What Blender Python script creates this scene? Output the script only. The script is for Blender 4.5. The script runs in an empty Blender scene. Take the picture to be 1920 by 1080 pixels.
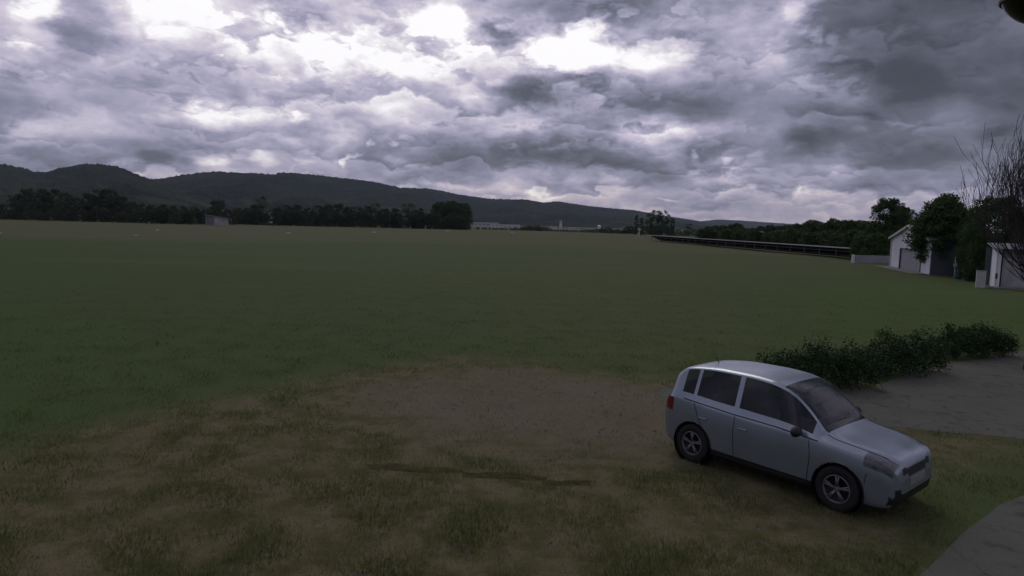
import bpy, bmesh, math, random
import numpy as np
from mathutils import Vector, Matrix, noise as mnoise
R = math.radians
random.seed(7); rng = np.random.default_rng(7)
S = bpy.context.scene
COL = S.collection

# ------------------------------------------------------------------ camera
F = 1250.0                       # focal length in pixels of the 1920 wide photograph
CAM_H = 4.0
ROLL = math.atan(0.0262)
PITCH = math.atan(119.0 / F)
cd = bpy.data.cameras.new('camera'); cam = bpy.data.objects.new('camera', cd); COL.objects.link(cam)
cd.sensor_width = 36.0; cd.lens = 36.0 * F / 1920.0
cd.clip_start = 0.05; cd.clip_end = 60000
cam.matrix_world = Matrix.Translation((0, 0, CAM_H)) @ Matrix.Rotation(math.pi / 2 - PITCH, 4, 'X') @ Matrix.Rotation(ROLL, 4, 'Z')
S.camera = cam
MW = cam.matrix_world.to_3x3()

def ray(px, py):
    return (MW @ Vector(((px - 960) / F, (540 - py) / F, -1.0)))
def G(px, py, z=0.0):            # the point of the level z that is seen at a pixel
    d = ray(px, py); t = (z - CAM_H) / d.z
    return Vector((d.x * t, d.y * t, z))
def at(px, py, Y):               # the point at distance Y that is seen at a pixel
    d = ray(px, py); t = Y / d.y
    return Vector((d.x * t, Y, CAM_H + d.z * t))

# ------------------------------------------------------------------ render / colour
S.render.engine = 'CYCLES'
S.cycles.use_denoising = True
S.cycles.max_bounces = 6; S.cycles.diffuse_bounces = 3; S.cycles.transparent_max_bounces = 12
S.cycles.volume_bounces = 0
S.cycles.use_adaptive_sampling = True; S.cycles.adaptive_threshold = 0.012; S.cycles.adaptive_min_samples = 12
S.view_settings.view_transform = 'Standard'; S.view_settings.look = 'None'
S.view_settings.exposure = 0.0; S.view_settings.gamma = 1.0

# ------------------------------------------------------------------ sky (world)
SUN_EL, SUN_AZ = 40.0, 4.0       # azimuth measured from +Y towards +X
W = bpy.data.worlds.new('World'); S.world = W; W.cycles.sampling_method = 'MANUAL'; W.cycles.sample_map_resolution = 512; W.use_nodes = True
NT = W.node_tree; NT.nodes.clear()
class N:                          # small helper round a node tree
    def __init__(s, nt): s.nt = nt
    def new(s, t, **k):
        n = s.nt.nodes.new(t)
        for a, b in k.items(): setattr(n, a, b)
        return n
    def put(s, sock, v):
        if isinstance(v, bpy.types.NodeSocket): s.nt.links.new(v, sock)
        elif v is not None: sock.default_value = v
    def m(s, op, a, b=None, c=None, clamp=False):
        n = s.new('ShaderNodeMath', operation=op, use_clamp=clamp)
        s.put(n.inputs[0], a); s.put(n.inputs[1], b); s.put(n.inputs[2], c)
        return n.outputs[0]
    def v(s, op, a, b=None, c=None, sc=None):
        n = s.new('ShaderNodeVectorMath', operation=op)
        s.put(n.inputs[0], a); s.put(n.inputs[1], b)
        if c is not None: s.put(n.inputs[2], c)
        if sc is not None: s.put(n.inputs[3], sc)
        return n.outputs['Value'] if op in ('LENGTH', 'DOT_PRODUCT') else n.outputs[0]
    def noise(s, vec, scale, detail=4, rough=0.5, typ='FBM', dist=0.0, dim='3D', col=False):
        n = s.new('ShaderNodeTexNoise', noise_dimensions=dim); n.noise_type = typ
        s.put(n.inputs['Vector'], vec); n.inputs['Scale'].default_value = scale
        n.inputs['Detail'].default_value = detail; n.inputs['Roughness'].default_value = rough
        n.inputs['Distortion'].default_value = dist
        return n.outputs['Color'] if col else n.outputs[0]
    def mr(s, v, a, b, c=0.0, d=1.0, smooth=False):
        n = s.new('ShaderNodeMapRange'); n.interpolation_type = 'SMOOTHSTEP' if smooth else 'LINEAR'
        s.put(n.inputs[0], v)
        for i, q in enumerate((a, b, c, d)): s.put(n.inputs[i + 1], q)
        return n.outputs[0]
    def mix(s, f, a, b, blend='MIX'):
        n = s.new('ShaderNodeMix', data_type='RGBA', blend_type=blend)
        s.put(n.inputs[0], f); s.put(n.inputs[6], a if isinstance(a, bpy.types.NodeSocket) else (*a, 1)[:4])
        s.put(n.inputs[7], b if isinstance(b, bpy.types.NodeSocket) else (*b, 1)[:4])
        return n.outputs[2]
    def ramp(s, f, stops, interp='LINEAR'):
        n = s.new('ShaderNodeValToRGB'); cr = n.color_ramp; cr.interpolation = interp
        while len(cr.elements) < len(stops): cr.elements.new(0.5)
        for e, (p, c) in zip(cr.elements, stops): e.position = p; e.color = (*c, 1)
        s.put(n.inputs[0], f); return n.outputs[0]
def lin(c):
    c = c / 255.0
    return c / 12.92 if c <= 0.04045 else ((c + 0.055) / 1.055) ** 2.4
def rgb(r, g, b): return (lin(r), lin(g), lin(b))

# brightness of the cloud cover, sampled every 60 by 30 photo pixels
SKYG = """
185 235 180 175 240 243 243 205 190 185 190 185 165 165 195 150 140 125 125 125 130 140 155 145 140 165 100 92 85 78 72 75 85
195 220 150 150 185 243 220 240 243 190 170 185 205 225 243 190 150 135 140 150 140 165 165 170 150 185 92 98 85 90 85 92 110
170 185 140 140 175 220 195 195 200 215 238 225 200 225 243 150 165 180 220 170 165 165 150 160 175 150 100 95 95 92 98 100 105
225 205 145 180 190 185 185 225 225 200 240 225 200 190 205 235 185 235 243 230 200 190 165 160 185 130 105 88 82 82 85 90 82
155 165 170 175 160 165 165 160 185 190 220 215 240 235 200 200 200 185 243 230 215 215 175 165 180 130 110 88 76 76 80 82 90
145 155 175 165 160 165 165 160 165 180 185 205 185 190 185 175 150 130 125 160 160 160 135 135 155 165 130 85 70 70 80 78 85
135 140 155 160 150 150 155 160 165 185 180 185 195 195 195 205 120 120 140 135 125 120 115 120 140 130 125 110 78 80 115 85 85
125 130 150 175 155 175 210 205 190 185 175 180 200 175 165 165 170 130 125 130 120 110 110 135 125 115 110 110 125 120 125 105 85
150 175 170 165 155 165 165 170 180 160 155 170 180 170 150 155 175 165 150 150 170 180 155 145 140 115 105 105 105 110 120 90 95
140 150 150 140 130 125 135 140 165 155 175 165 160 150 125 120 115 115 125 145 170 160 120 130 150 95 100 118 105 102 115 110 105
125 130 130 130 145 115 150 185 160 150 165 150 125 150 125 110 100 100 105 105 110 125 140 160 130 115 150 95 90 95 105 100 100
150 150 155 160 165 175 190 180 165 165 160 155 140 125 120 125 155 150 140 150 125 125 140 150 150 160 150 125 115 120 130 120 115
170 170 175 175 175 180 185 185 180 180 180 180 175 170 170 185 195 190 165 175 150 150 165 175 165 170 165 145 140 150 170 150 140
180 180 180 180 180 180 180 180 180 180 180 180 180 180 180 185 190 188 185 180 175 165 150 140 155 165 175 175 170 165 170 160 150
190 190 190 190 190 190 190 190 190 190 190 190 190 190 190 190 190 190 190 190 190 185 185 185 185 185 185 185 180 180 175 170 165
"""
SG = np.array([[float(v) for v in r.split()] for r in SKYG.strip().splitlines()]) / 255.0
def sky_px(px, py):
    x = min(max(px / 60.0, 0), 31.999); y = min(max(py / 30.0, 0), 13.999)
    i, j = int(y), int(x); a, b = y - i, x - j
    return (SG[i, j] * (1 - b) + SG[i, j + 1] * b) * (1 - a) + (SG[i + 1, j] * (1 - b) + SG[i + 1, j + 1] * b) * a
MWI = MW.inverted()
def proj_dir(d):
    q = MWI @ d
    return 960 + F * q.x / -q.z, 540 - F * q.y / -q.z

B1, B2, FA = .27, .13, .70
SKYF = [(60, 246, 48, 24, 0, .09, .3, .6), (115, 236, 40, 26, 0, .09, .3, .6), (182, 224, 52, 40, 0, .11, .3, .6), (238, 240, 50, 24, 0, .07, .4, .5), (410, 216, 74, 30, 0, .17, .3, .5), (290, 222, 46, 15, 0, .14, .3, .4),
        (480, 216, 42, 26, 10, .10, .4, .4), (570, 223, 28, 10, 0, .22, .4, 0), (545, 272, 62, 24, -5, .10, .3, .7), (500, 297, 34, 17, -8, .22, .4, 0), (648, 302, 10, 16, -20, .28, .4, 0), (664, 294, 20, 6, 5, .28, .4, 0),
        (745, 303, 26, 13, 0, .18, .4, 0), (572, 304, 26, 9, 0, .12, .4, 0), (400, 300, 58, 12, -5, .16, .4, 0), (300, 294, 36, 22, 0, -.14, .3, 0), (348, 300, 18, 13, 0, -.12, .3, 0), (450, 308, 34, 14, 0, -.12, .3, 0),
        (300, 34, 90, 46, 15, .16, .5, 0), (60, 18, 60, 26, 10, .14, .5, 0), (34, 76, 28, 20, 0, .16, .5, 0), (600, 86, 72, 32, 5, .18, .5, 0), (840, 42, 78, 34, -5, .18, .4, 0), (740, 116, 72, 13, 3, .18, .5, 0),
        (512, 32, 42, 32, 0, .18, .5, 0), (890, 93, 34, 11, 0, .22, .4, 0), (1055, 96, 82, 42, -10, .26, .35, 0), (1185, 120, 70, 18, -12, .12, .6, 0), (925, 60, 36, 22, 0, -.30, .4, .4), (1100, 153, 46, 15, 0, -.22, .3, .3),
        (995, 172, 66, 28, -12, -.20, .35, .3), (925, 168, 34, 16, -20, -.18, .4, 0), (130, 58, 80, 44, -15, -.12, .6, 0), (1280, 200, 140, 28, -5, -.09, .5, .4), (1070, 296, 170, 24, -4, -.13, .35, .3), (830, 280, 70, 44, 0, -.10, .4, 0),
        (1530, 262, 78, 36, 0, -.12, .35, .4), (1650, 228, 32, 27, 0, -.10, .4, 0), (1720, 243, 13, 10, 0, -.10, .5, 0), (1862, 246, 46, 16, 5, -.14, .4, 0), (1700, 150, 130, 46, -14, -.07, .4, 0), (1862, 190, 80, 26, -25, -.07, .4, 0),
        (1730, 292, 104, 20, 0, -.08, .3, 0), (1290, 246, 66, 20, 0, .12, .4, .3), (1220, 262, 40, 18, 10, .10, .4, 0), (1368, 298, 13, 9, 30, .26, .5, 0), (1500, 24, 26, 42, 12, .18, .5, 0), (1536, 70, 20, 30, 20, .12, .5, 0),
        (1150, 338, 34, 14, 0, .14, .3, .4), (1250, 375, 26, 4, -3, .22, .5, 0), (1590, 320, 60, 18, 0, .12, .4, .4), (1520, 350, 50, 14, 0, .12, .4, .3), (1385, 345, 40, 8, 0, .12, .4, 0), (850, 350, 60, 9, -5, .16, .4, 0), (970, 352, 40, 18, 0, .14, .4, .3),
        (1010, 366, 70, 7, -4, .12, .5, 0), (900, 200, 60, 22, 0, .10, .4, .5), (760, 195, 60, 20, 0, .06, .4, .5), (1240, 330, 60, 12, 0, -.10, .4, 0), (1430, 362, 70, 8, -4, -.10, .5, 0), (1640, 350, 70, 12, 0, -.07, .4, 0), (1325, 390, 60, 5, -3, -.10, .5, 0)]
def build_world():
    n = N(NT)
    d = n.v('NORMALIZE', n.new('ShaderNodeTexCoord').outputs['Generated'])
    sp = n.new('ShaderNodeSeparateXYZ'); NT.links.new(d, sp.inputs[0])
    x, y, z = sp.outputs
    az0 = n.m('ARCTAN2', x, y); el0 = n.m('ARCSINE', z)
    # cloud plane coordinates: features shrink and flatten towards the horizon
    zz = n.m('ADD', n.m('MAXIMUM', z, 0.0), 0.13)
    cp = n.new('ShaderNodeCombineXYZ')
    n.put(cp.inputs[0], n.m('DIVIDE', x, zz)); n.put(cp.inputs[1], n.m('DIVIDE', y, zz)); cp.inputs[2].default_value = 3.7
    cpo = cp.outputs[0]
    ca = n.new('ShaderNodeCombineXYZ')   # billows seen from the side: azimuth / elevation, finer when low
    n.put(ca.inputs[0], az0); n.put(ca.inputs[1], n.m('MULTIPLY', el0, 1.9)); ca.inputs[2].default_value = 1.3
    w1 = n.noise(ca.outputs[0], 9.0, 7, 0.62, col=True, dim='2D')
    w2 = n.noise(ca.outputs[0], 34.0, 6, 0.6, col=True, dim='2D')
    amp = n.mr(el0, 0.0, 0.30, 0.35, 1.0)
    wv = n.v('ADD', n.v('MULTIPLY', n.v('SUBTRACT', w1, (.5, .5, .5)), (0.11, 0.050, 0)),
             n.v('MULTIPLY', n.v('SUBTRACT', w2, (.5, .5, .5)), (0.035, 0.022, 0)))
    wv = n.v('SCALE', wv, sc=amp)
    ws = n.new('ShaderNodeSeparateXYZ'); NT.links.new(wv, ws.inputs[0])
    az = n.m('ADD', az0, ws.outputs[0]); el = n.m('ADD', el0, ws.outputs[1])
    U = n.mr(az, -0.74, 0.74)
    rows = 21; de = 0.018; acc = None
    for k in range(rows):
        e = k * de
        fc = n.new('ShaderNodeFloatCurve'); c = fc.mapping.curves[0]; fc.mapping.extend = 'HORIZONTAL'
        pts = []
        for i in range(50):
            u = i / 49.0; a = -0.74 + 1.48 * u
            dv = Vector((math.sin(a) * math.cos(e), math.cos(a) * math.cos(e), math.sin(e)))
            px, py = proj_dir(dv); pts.append((u, sky_px(px, py)))
        c.points[0].location = pts[0]; c.points[1].location = pts[-1]
        for p in pts[1:-1]: c.points.new(*p)
        fc.mapping.update()
        n.put(fc.inputs[1], U)
        dist = n.m('MULTIPLY', n.m('ABSOLUTE', n.m('SUBTRACT', el, e)), 1 / de)
        if k == rows - 1:
            wgt = n.m('MULTIPLY', n.m('SUBTRACT', el, e - de), 1 / de, clamp=True)
        elif k == 0:
            wgt = n.m('SUBTRACT', 1.0, n.m('MULTIPLY', el, 1 / de), clamp=True)
        else:
            wgt = n.m('SUBTRACT', 1.0, dist, clamp=True)
        acc = n.m('MULTIPLY', fc.outputs[0], wgt) if acc is None else n.m('MULTIPLY_ADD', fc.outputs[0], wgt, acc)
    # individual cloud masses (photo position, half sizes, tilt, brightness change, edge softness, lit top)
    fw = n.v('ADD', n.v('MULTIPLY', n.v('SUBTRACT', n.noise(ca.outputs[0], 15.0, 7, 0.58, col=True, dim='2D'), (.5, .5, .5)), (0.075, 0.042, 0)),
             n.v('MULTIPLY', n.v('SUBTRACT', n.noise(ca.outputs[0], 48.0, 5, 0.6, col=True, dim='2D'), (.5, .5, .5)), (0.022, 0.018, 0)))
    fw = n.v('SCALE', fw, sc=n.mr(el0, 0.03, 0.25, 0.45, 1.0))
    cb = n.new('ShaderNodeCombineXYZ'); n.put(cb.inputs[0], az0); n.put(cb.inputs[1], el0)
    fp = n.v('ADD', cb.outputs[0], fw)
    for (px, py, hx, hy, tl, am, so_, lit) in SKYF:
        c0 = ray(px, py).normalized(); c1 = ray(px + 10, py).normalized()
        a0, e0 = math.atan2(c0.x, c0.y), math.asin(c0.z); k = math.hypot(math.atan2(c1.x, c1.y) - a0, math.asin(c1.z) - e0) / 10
        mp = n.new('ShaderNodeMapping', vector_type='TEXTURE'); n.put(mp.inputs[0], fp)
        mp.inputs['Location'].default_value = (a0, e0, 0); mp.inputs['Rotation'].default_value = (0, 0, R(tl) - ROLL)
        mp.inputs['Scale'].default_value = (hx * k * 1.15, hy * k * 1.15, 1)
        gt = n.new('ShaderNodeTexGradient', gradient_type='SPHERICAL'); n.put(gt.inputs[0], mp.outputs[0])
        mk = n.mr(gt.outputs[1], 0.0, min(1.0, so_ + .35), 0, 1, True)
        if lit:
            ys = n.new('ShaderNodeSeparateXYZ'); n.put(ys.inputs[0], mp.outputs[0])
            mk = n.m('MULTIPLY', mk, n.m('MULTIPLY_ADD', ys.outputs[1], lit, 1.0))
        acc = n.m('MULTIPLY_ADD', mk, am * FA, acc)
    # the rest of the dome: a closed cover of the same cloud
    gen = n.mr(n.noise(cpo, 1.6, 3, 0.55, dim='2D'), 0.3, 0.7, 0.36, 0.72)
    side = n.m('MULTIPLY', n.mr(n.m('ABSOLUTE', az0), 0.74, 1.05, 1.0, 0.0, True), n.mr(el0, 0.37, 0.5, 1.0, 0.0, True))
    base = n.m('ADD', n.m('MULTIPLY', acc, side), n.m('MULTIPLY', gen, n.m('SUBTRACT', 1.0, side)))
    # heaped cloud banks one above the other: each rises from a dark flat base to a pale rounded top
    def bank(per, k0, bump, seed, amp_n, hard):
        q = n.v('ADD', ca.outputs[0], (seed, seed * .7, 0))
        q = n.v('ADD', q, n.v('SCALE', n.v('SUBTRACT', n.noise(q, 14.0 / per, 4, .55, col=True, dim='2D'), (.5, .5, .5)), sc=.07 * per))
        lg = n.m('MULTIPLY', n.m('LOGARITHM', n.m('ADD', n.m('MAXIMUM', el0, -.01), .09), math.e), k0)
        wob = n.m('MULTIPLY', n.noise(q, 4.2 / per, 6, .58, dim='2D'), amp_n)
        vo = n.new('ShaderNodeTexVoronoi', voronoi_dimensions='2D', feature='SMOOTH_F1'); n.put(vo.inputs['Vector'], q); vo.inputs['Scale'].default_value = 11.0 / per
        vo.inputs['Detail'].default_value = 2.0; vo.inputs['Roughness'].default_value = .55; vo.inputs['Smoothness'].default_value = .25
        g = n.m('ADD', n.m('ADD', lg, wob), n.m('MULTIPLY', vo.outputs['Distance'], bump))
        f = n.m('FRACT', g)
        f2 = n.m('MULTIPLY', f, n.mr(f, hard, 1.0, 1.0, 0.0, True))
        mask = n.mr(n.noise(n.v('ADD', q, (5.1, 2.2, 0)), 3.0 / per, 3, .5, dim='2D'), .38, .60, .15, 1.0, True)
        return n.m('MULTIPLY', n.m('SUBTRACT', f2, .42), mask)
    s1 = bank(1.0, 3.4, .72, 0.0, 2.1, .76); s2 = bank(.5, 6.2, .78, 4.4, 2.2, .74)
    d1 = n.noise(ca.outputs[0], 24.0, 7, 0.62, dim='2D')
    d2 = n.noise(cpo, 2.0, 4, 0.55, dim='2D')
    det = n.m('ADD', n.m('MULTIPLY', n.m('SUBTRACT', d1, 0.5), 0.17), n.m('MULTIPLY', n.m('SUBTRACT', d2, 0.5), 0.10))
    det = n.m('MULTIPLY_ADD', s1, B1, det); det = n.m('MULTIPLY_ADD', s2, B2, det)
    damp = n.mr(base, 0.28, 0.62, 0.30, 1.0)
    val = n.m('MULTIPLY_ADD', det, damp, base)
    val = n.m('MULTIPLY_ADD', n.m('SUBTRACT', val, 0.55), 1.17, 0.58, clamp=True)
    colr = n.ramp(val, [(0.0, rgb(46, 49, 56)), (0.27, rgb(68, 71, 81)), (0.42, rgb(102, 104, 119)), (0.58, rgb(144, 144, 168)),
                        (0.72, rgb(184, 179, 202)), (0.84, rgb(216, 208, 223)), (0.93, rgb(243, 240, 245)), (1.0, (1.08, 1.06, 1.08))])
    warm = n.m('MULTIPLY', n.mr(el0, 0.02, 0.10, 1.0, 0.0, True), n.mr(val, 0.55, 0.8))
    colr = n.mix(warm, colr, n.mix(1.0, colr, (1.03, 0.98, 0.90), 'MULTIPLY'))
    sky = n.new('ShaderNodeTexSky', sky_type='NISHITA'); sky.sun_disc = False
    sky.sun_elevation = R(SUN_EL); sky.sun_rotation = R(SUN_AZ); sky.altitude = 200
    b1 = n.new('ShaderNodeBackground'); n.put(b1.inputs[0], sky.outputs[0]); b1.inputs[1].default_value = 0.05
    b2 = n.new('ShaderNodeBackground'); n.put(b2.inputs[0], colr); b2.inputs[1].default_value = 1.0
    mx = n.new('ShaderNodeMixShader'); mx.inputs[0].default_value = 0.95
    NT.links.new(b1.outputs[0], mx.inputs[1]); NT.links.new(b2.outputs[0], mx.inputs[2])
    out = n.new('ShaderNodeOutputWorld'); NT.links.new(mx.outputs[0], out.inputs[0])
build_world()

sl = bpy.data.lights.new('sun', 'SUN'); sl.energy = 0.5; sl.angle = R(25); sl.color = (1, 0.95, 0.88)
so = bpy.data.objects.new('sun', sl); COL.objects.link(so)
sd = Vector((math.sin(R(SUN_AZ)) * math.cos(R(SUN_EL)), math.cos(R(SUN_AZ)) * math.cos(R(SUN_EL)), math.sin(R(SUN_EL))))
so.rotation_euler = sd.to_track_quat('Z', 'Y').to_euler(); so.location = (0, 30, 60)

# ------------------------------------------------------------------ materials
MATS = {}
def mat(name, col, rough=0.8, metal=0.0, var=0.0, vscale=3.0, bump=0.0, bscale=30.0, spec=None, coat=0.0, col2=None, detail=5, coord='Object'):
    if name in MATS: return MATS[name]
    m = bpy.data.materials.new(name); m.use_nodes = True; nt = m.node_tree; n = N(nt)
    b = nt.nodes['Principled BSDF']
    b.inputs['Roughness'].default_value = rough; b.inputs['Metallic'].default_value = metal
    if spec is not None: b.inputs['Specular IOR Level'].default_value = spec
    if coat: b.inputs['Coat Weight'].default_value = coat; b.inputs['Coat Roughness'].default_value = 0.08
    tc = n.new('ShaderNodeTexCoord').outputs[coord]
    f = n.noise(tc, vscale, detail, 0.6)
    c2 = col2 or tuple(c * (1 - var) for c in col); c1 = tuple(min(c * (1 + var * 0.6), 1) for c in col)
    n.put(b.inputs['Base Color'], n.mix(n.mr(f, 0.35, 0.65), c2, c1))
    if bump:
        bp = n.new('ShaderNodeBump'); bp.inputs['Strength'].default_value = bump; bp.inputs['Distance'].default_value = 0.02
        n.put(bp.inputs['Height'], n.noise(tc, bscale, 4, 0.6)); n.put(b.inputs['Normal'], bp.outputs[0])
    MATS[name] = m; return m

def leaf_mat(name, c1, c2, trans=0.25):
    m = bpy.data.materials.new(name); m.use_nodes = True; nt = m.node_tree; n = N(nt)
    b = nt.nodes['Principled BSDF']; b.inputs['Roughness'].default_value = 0.65; b.inputs['Specular IOR Level'].default_value = 0.25
    at_ = n.new('ShaderNodeAttribute', attribute_name='tone'); oi = n.new('ShaderNodeObjectInfo')
    f = n.m('ADD', n.m('MULTIPLY', at_.outputs['Fac'], 0.75), n.m('MULTIPLY', oi.outputs['Random'], 0.35), clamp=True)
    c = n.mix(f, c1, c2); n.put(b.inputs['Base Color'], c)
    tr = n.new('ShaderNodeBsdfTranslucent'); n.put(tr.inputs[0], n.mix(1.0, c, (1.0, 1.15, 0.6), 'MULTIPLY'))
    mx = n.new('ShaderNodeMixShader'); mx.inputs[0].default_value = trans
    nt.links.new(b.outputs[0], mx.inputs[1]); nt.links.new(tr.outputs[0], mx.inputs[2])
    nt.links.new(mx.outputs[0], nt.nodes['Material Output'].inputs[0])
    MATS[name] = m; return m

M_leaf_far = leaf_mat('foliage_far', (.034, .050, .034), (.075, .098, .052))
M_leaf_dark = leaf_mat('foliage_dark', (.030, .058, .026), (.078, .124, .044))
M_leaf_mid = leaf_mat('foliage_mid', (.034, .062, .022), (.090, .125, .040))
M_hedge = leaf_mat('foliage_hedge', (.014, .034, .012), (.040, .076, .024), 0.15)
M_bark = mat('bark', (.055, .045, .036), 0.9, var=.4, vscale=6, bump=.6)
M_twig = mat('twig_bark', (.050, .042, .036), 0.85, var=.3, vscale=3)

# ------------------------------------------------------------------ object helpers
def tag(o, label=None, cat=None, group=None, kind=None):
    if label: o['label'] = label
    if cat: o['category'] = cat
    if group: o['group'] = group
    if kind: o['kind'] = kind
    return o
def empty(name, loc, rz=0.0):
    o = bpy.data.objects.new(name, None); COL.objects.link(o); o.location = loc; o.rotation_euler = (0, 0, rz)
    o.empty_display_size = 0.3; return o
def link(name, me, m, parent=None, loc=None):
    if m and not me.materials: me.materials.append(m)
    o = bpy.data.objects.new(name, me); COL.objects.link(o)
    if parent: o.parent = parent
    if loc is not None: o.location = loc
    return o
def mesh(name, vs, fs, smooth=False):
    me = bpy.data.meshes.new(name); me.from_pydata([tuple(v) for v in vs], [], [tuple(f) for f in fs]); me.update()
    if smooth: me.shade_smooth()
    return me
def quads_mesh(name, V, tone=None, smooth=False, nv=4):
    """V: (n, nv, 3) array of separate faces."""
    n = V.shape[0]; me = bpy.data.meshes.new(name)
    me.vertices.add(n * nv); me.vertices.foreach_set('co', V.reshape(-1).astype(np.float32))
    me.loops.add(n * nv); me.loops.foreach_set('vertex_index', np.arange(n * nv, dtype=np.int32))
    me.polygons.add(n); me.polygons.foreach_set('loop_start', np.arange(0, n * nv, nv, dtype=np.int32))
    me.polygons.foreach_set('loop_total', np.full(n, nv, dtype=np.int32))
    me.update(calc_edges=True)
    if tone is not None:
        a = me.attributes.new('tone', 'FLOAT', 'FACE'); a.data.foreach_set('value', tone.astype(np.float32))
    return me
class MB:
    def __init__(s): s.v = []; s.f = []
    def box(s, c, size, rz=0.0, ry=0.0, bev=0.0):
        b = bmesh.new(); bmesh.ops.create_cube(b, size=1)
        for v in b.verts: v.co = Vector((v.co.x * size[0], v.co.y * size[1], v.co.z * size[2]))
        if bev: bmesh.ops.bevel(b, geom=list(b.edges), offset=bev, segments=2, affect='EDGES', profile=0.5)
        M = Matrix.Translation(c) @ Matrix.Rotation(rz, 4, 'Z') @ Matrix.Rotation(ry, 4, 'Y')
        s.addbm(b, M); return s
    def addbm(s, b, M=Matrix.Identity(4)):
        b.verts.ensure_lookup_table(); o = len(s.v)
        for i, v in enumerate(b.verts): v.index = i
        s.v += [M @ v.co for v in b.verts]; s.f += [[o + v.index for v in f.verts] for f in b.faces]; b.free()
    def prism(s, poly, h0, h1):   # poly: list of (x, y), vertical prism
        n = len(poly); o = len(s.v)
        s.v += [Vector((p[0], p[1], h0)) for p in poly] + [Vector((p[0], p[1], h1)) for p in poly]
        s.f += [[o + i for i in reversed(range(n))], [o + n + i for i in range(n)]]
        s.f += [[o + i, o + (i + 1) % n, o + n + (i + 1) % n, o + n + i] for i in range(n)]; return s
    def extr(s, prof, a, b):      # prof: list of 3d points (closed, planar), swept by vector b-a
        n = len(prof); o = len(s.v); d = Vector(b) - Vector(a)
        s.v += [Vector(p) for p in prof] + [Vector(p) + d for p in prof]
        s.f += [[o + i for i in reversed(range(n))], [o + n + i for i in range(n)]]
        s.f += [[o + i, o + (i + 1) % n, o + n + (i + 1) % n, o + n + i] for i in range(n)]; return s
    def tube(s, pts, rad, n=6, cap=True):
        pts = [Vector(p) for p in pts]; o = len(s.v)
        if not isinstance(rad, (list, tuple)): rad = [rad] * len(pts)
        for i, p in enumerate(pts):
            t = (pts[min(i + 1, len(pts) - 1)] - pts[max(i - 1, 0)]).normalized()
            u = t.cross(Vector((0.13, 0.21, 1)) if abs(t.z) < .95 else Vector((1, 0, 0))).normalized(); w = t.cross(u)
            for k in range(n):
                a = 2 * math.pi * k / n; s.v.append(p + (u * math.cos(a) + w * math.sin(a)) * rad[i])
        for i in range(len(pts) - 1):
            for k in range(n):
                a, b = o + i * n + k, o + i * n + (k + 1) % n; s.f.append([a, b, b + n, a + n])
        if cap:
            s.f.append([o + k for k in reversed(range(n))]); e = o + (len(pts) - 1) * n; s.f.append([e + k for k in range(n)])
        return s
    def lathe(s, prof, n=24, M=Matrix.Identity(4)):   # prof (r, z) around local Z
        o = len(s.v)
        for r, z in prof:
            for k in range(n):
                a = 2 * math.pi * k / n; s.v.append(M @ Vector((r * math.cos(a), r * math.sin(a), z)))
        for i in range(len(prof) - 1):
            for k in range(n):
                a, b = o + i * n + k, o + i * n + (k + 1) % n; s.f.append([a, b, b + n, a + n])
        return s
    def build(s, name, m, parent=None, smooth=False, loc=None):
        me = mesh(name, s.v, s.f)
        bm = bmesh.new(); bm.from_mesh(me); bmesh.ops.recalc_face_normals(bm, faces=bm.faces); bm.to_mesh(me); bm.free()
        if smooth: me.shade_smooth()
        return link(name, me, m, parent, loc)

def in_poly(px, py, poly):
    c = np.zeros(px.shape, bool); n = len(poly)
    for i in range(n):
        x1, y1 = poly[i][:2]; x2, y2 = poly[(i + 1) % n][:2]
        cond = ((y1 > py) != (y2 > py))
        xi = (x2 - x1) * (py - y1) / ((y2 - y1) if y2 != y1 else 1e-9) + x1
        c ^= cond & (px < xi)
    return c

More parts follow.
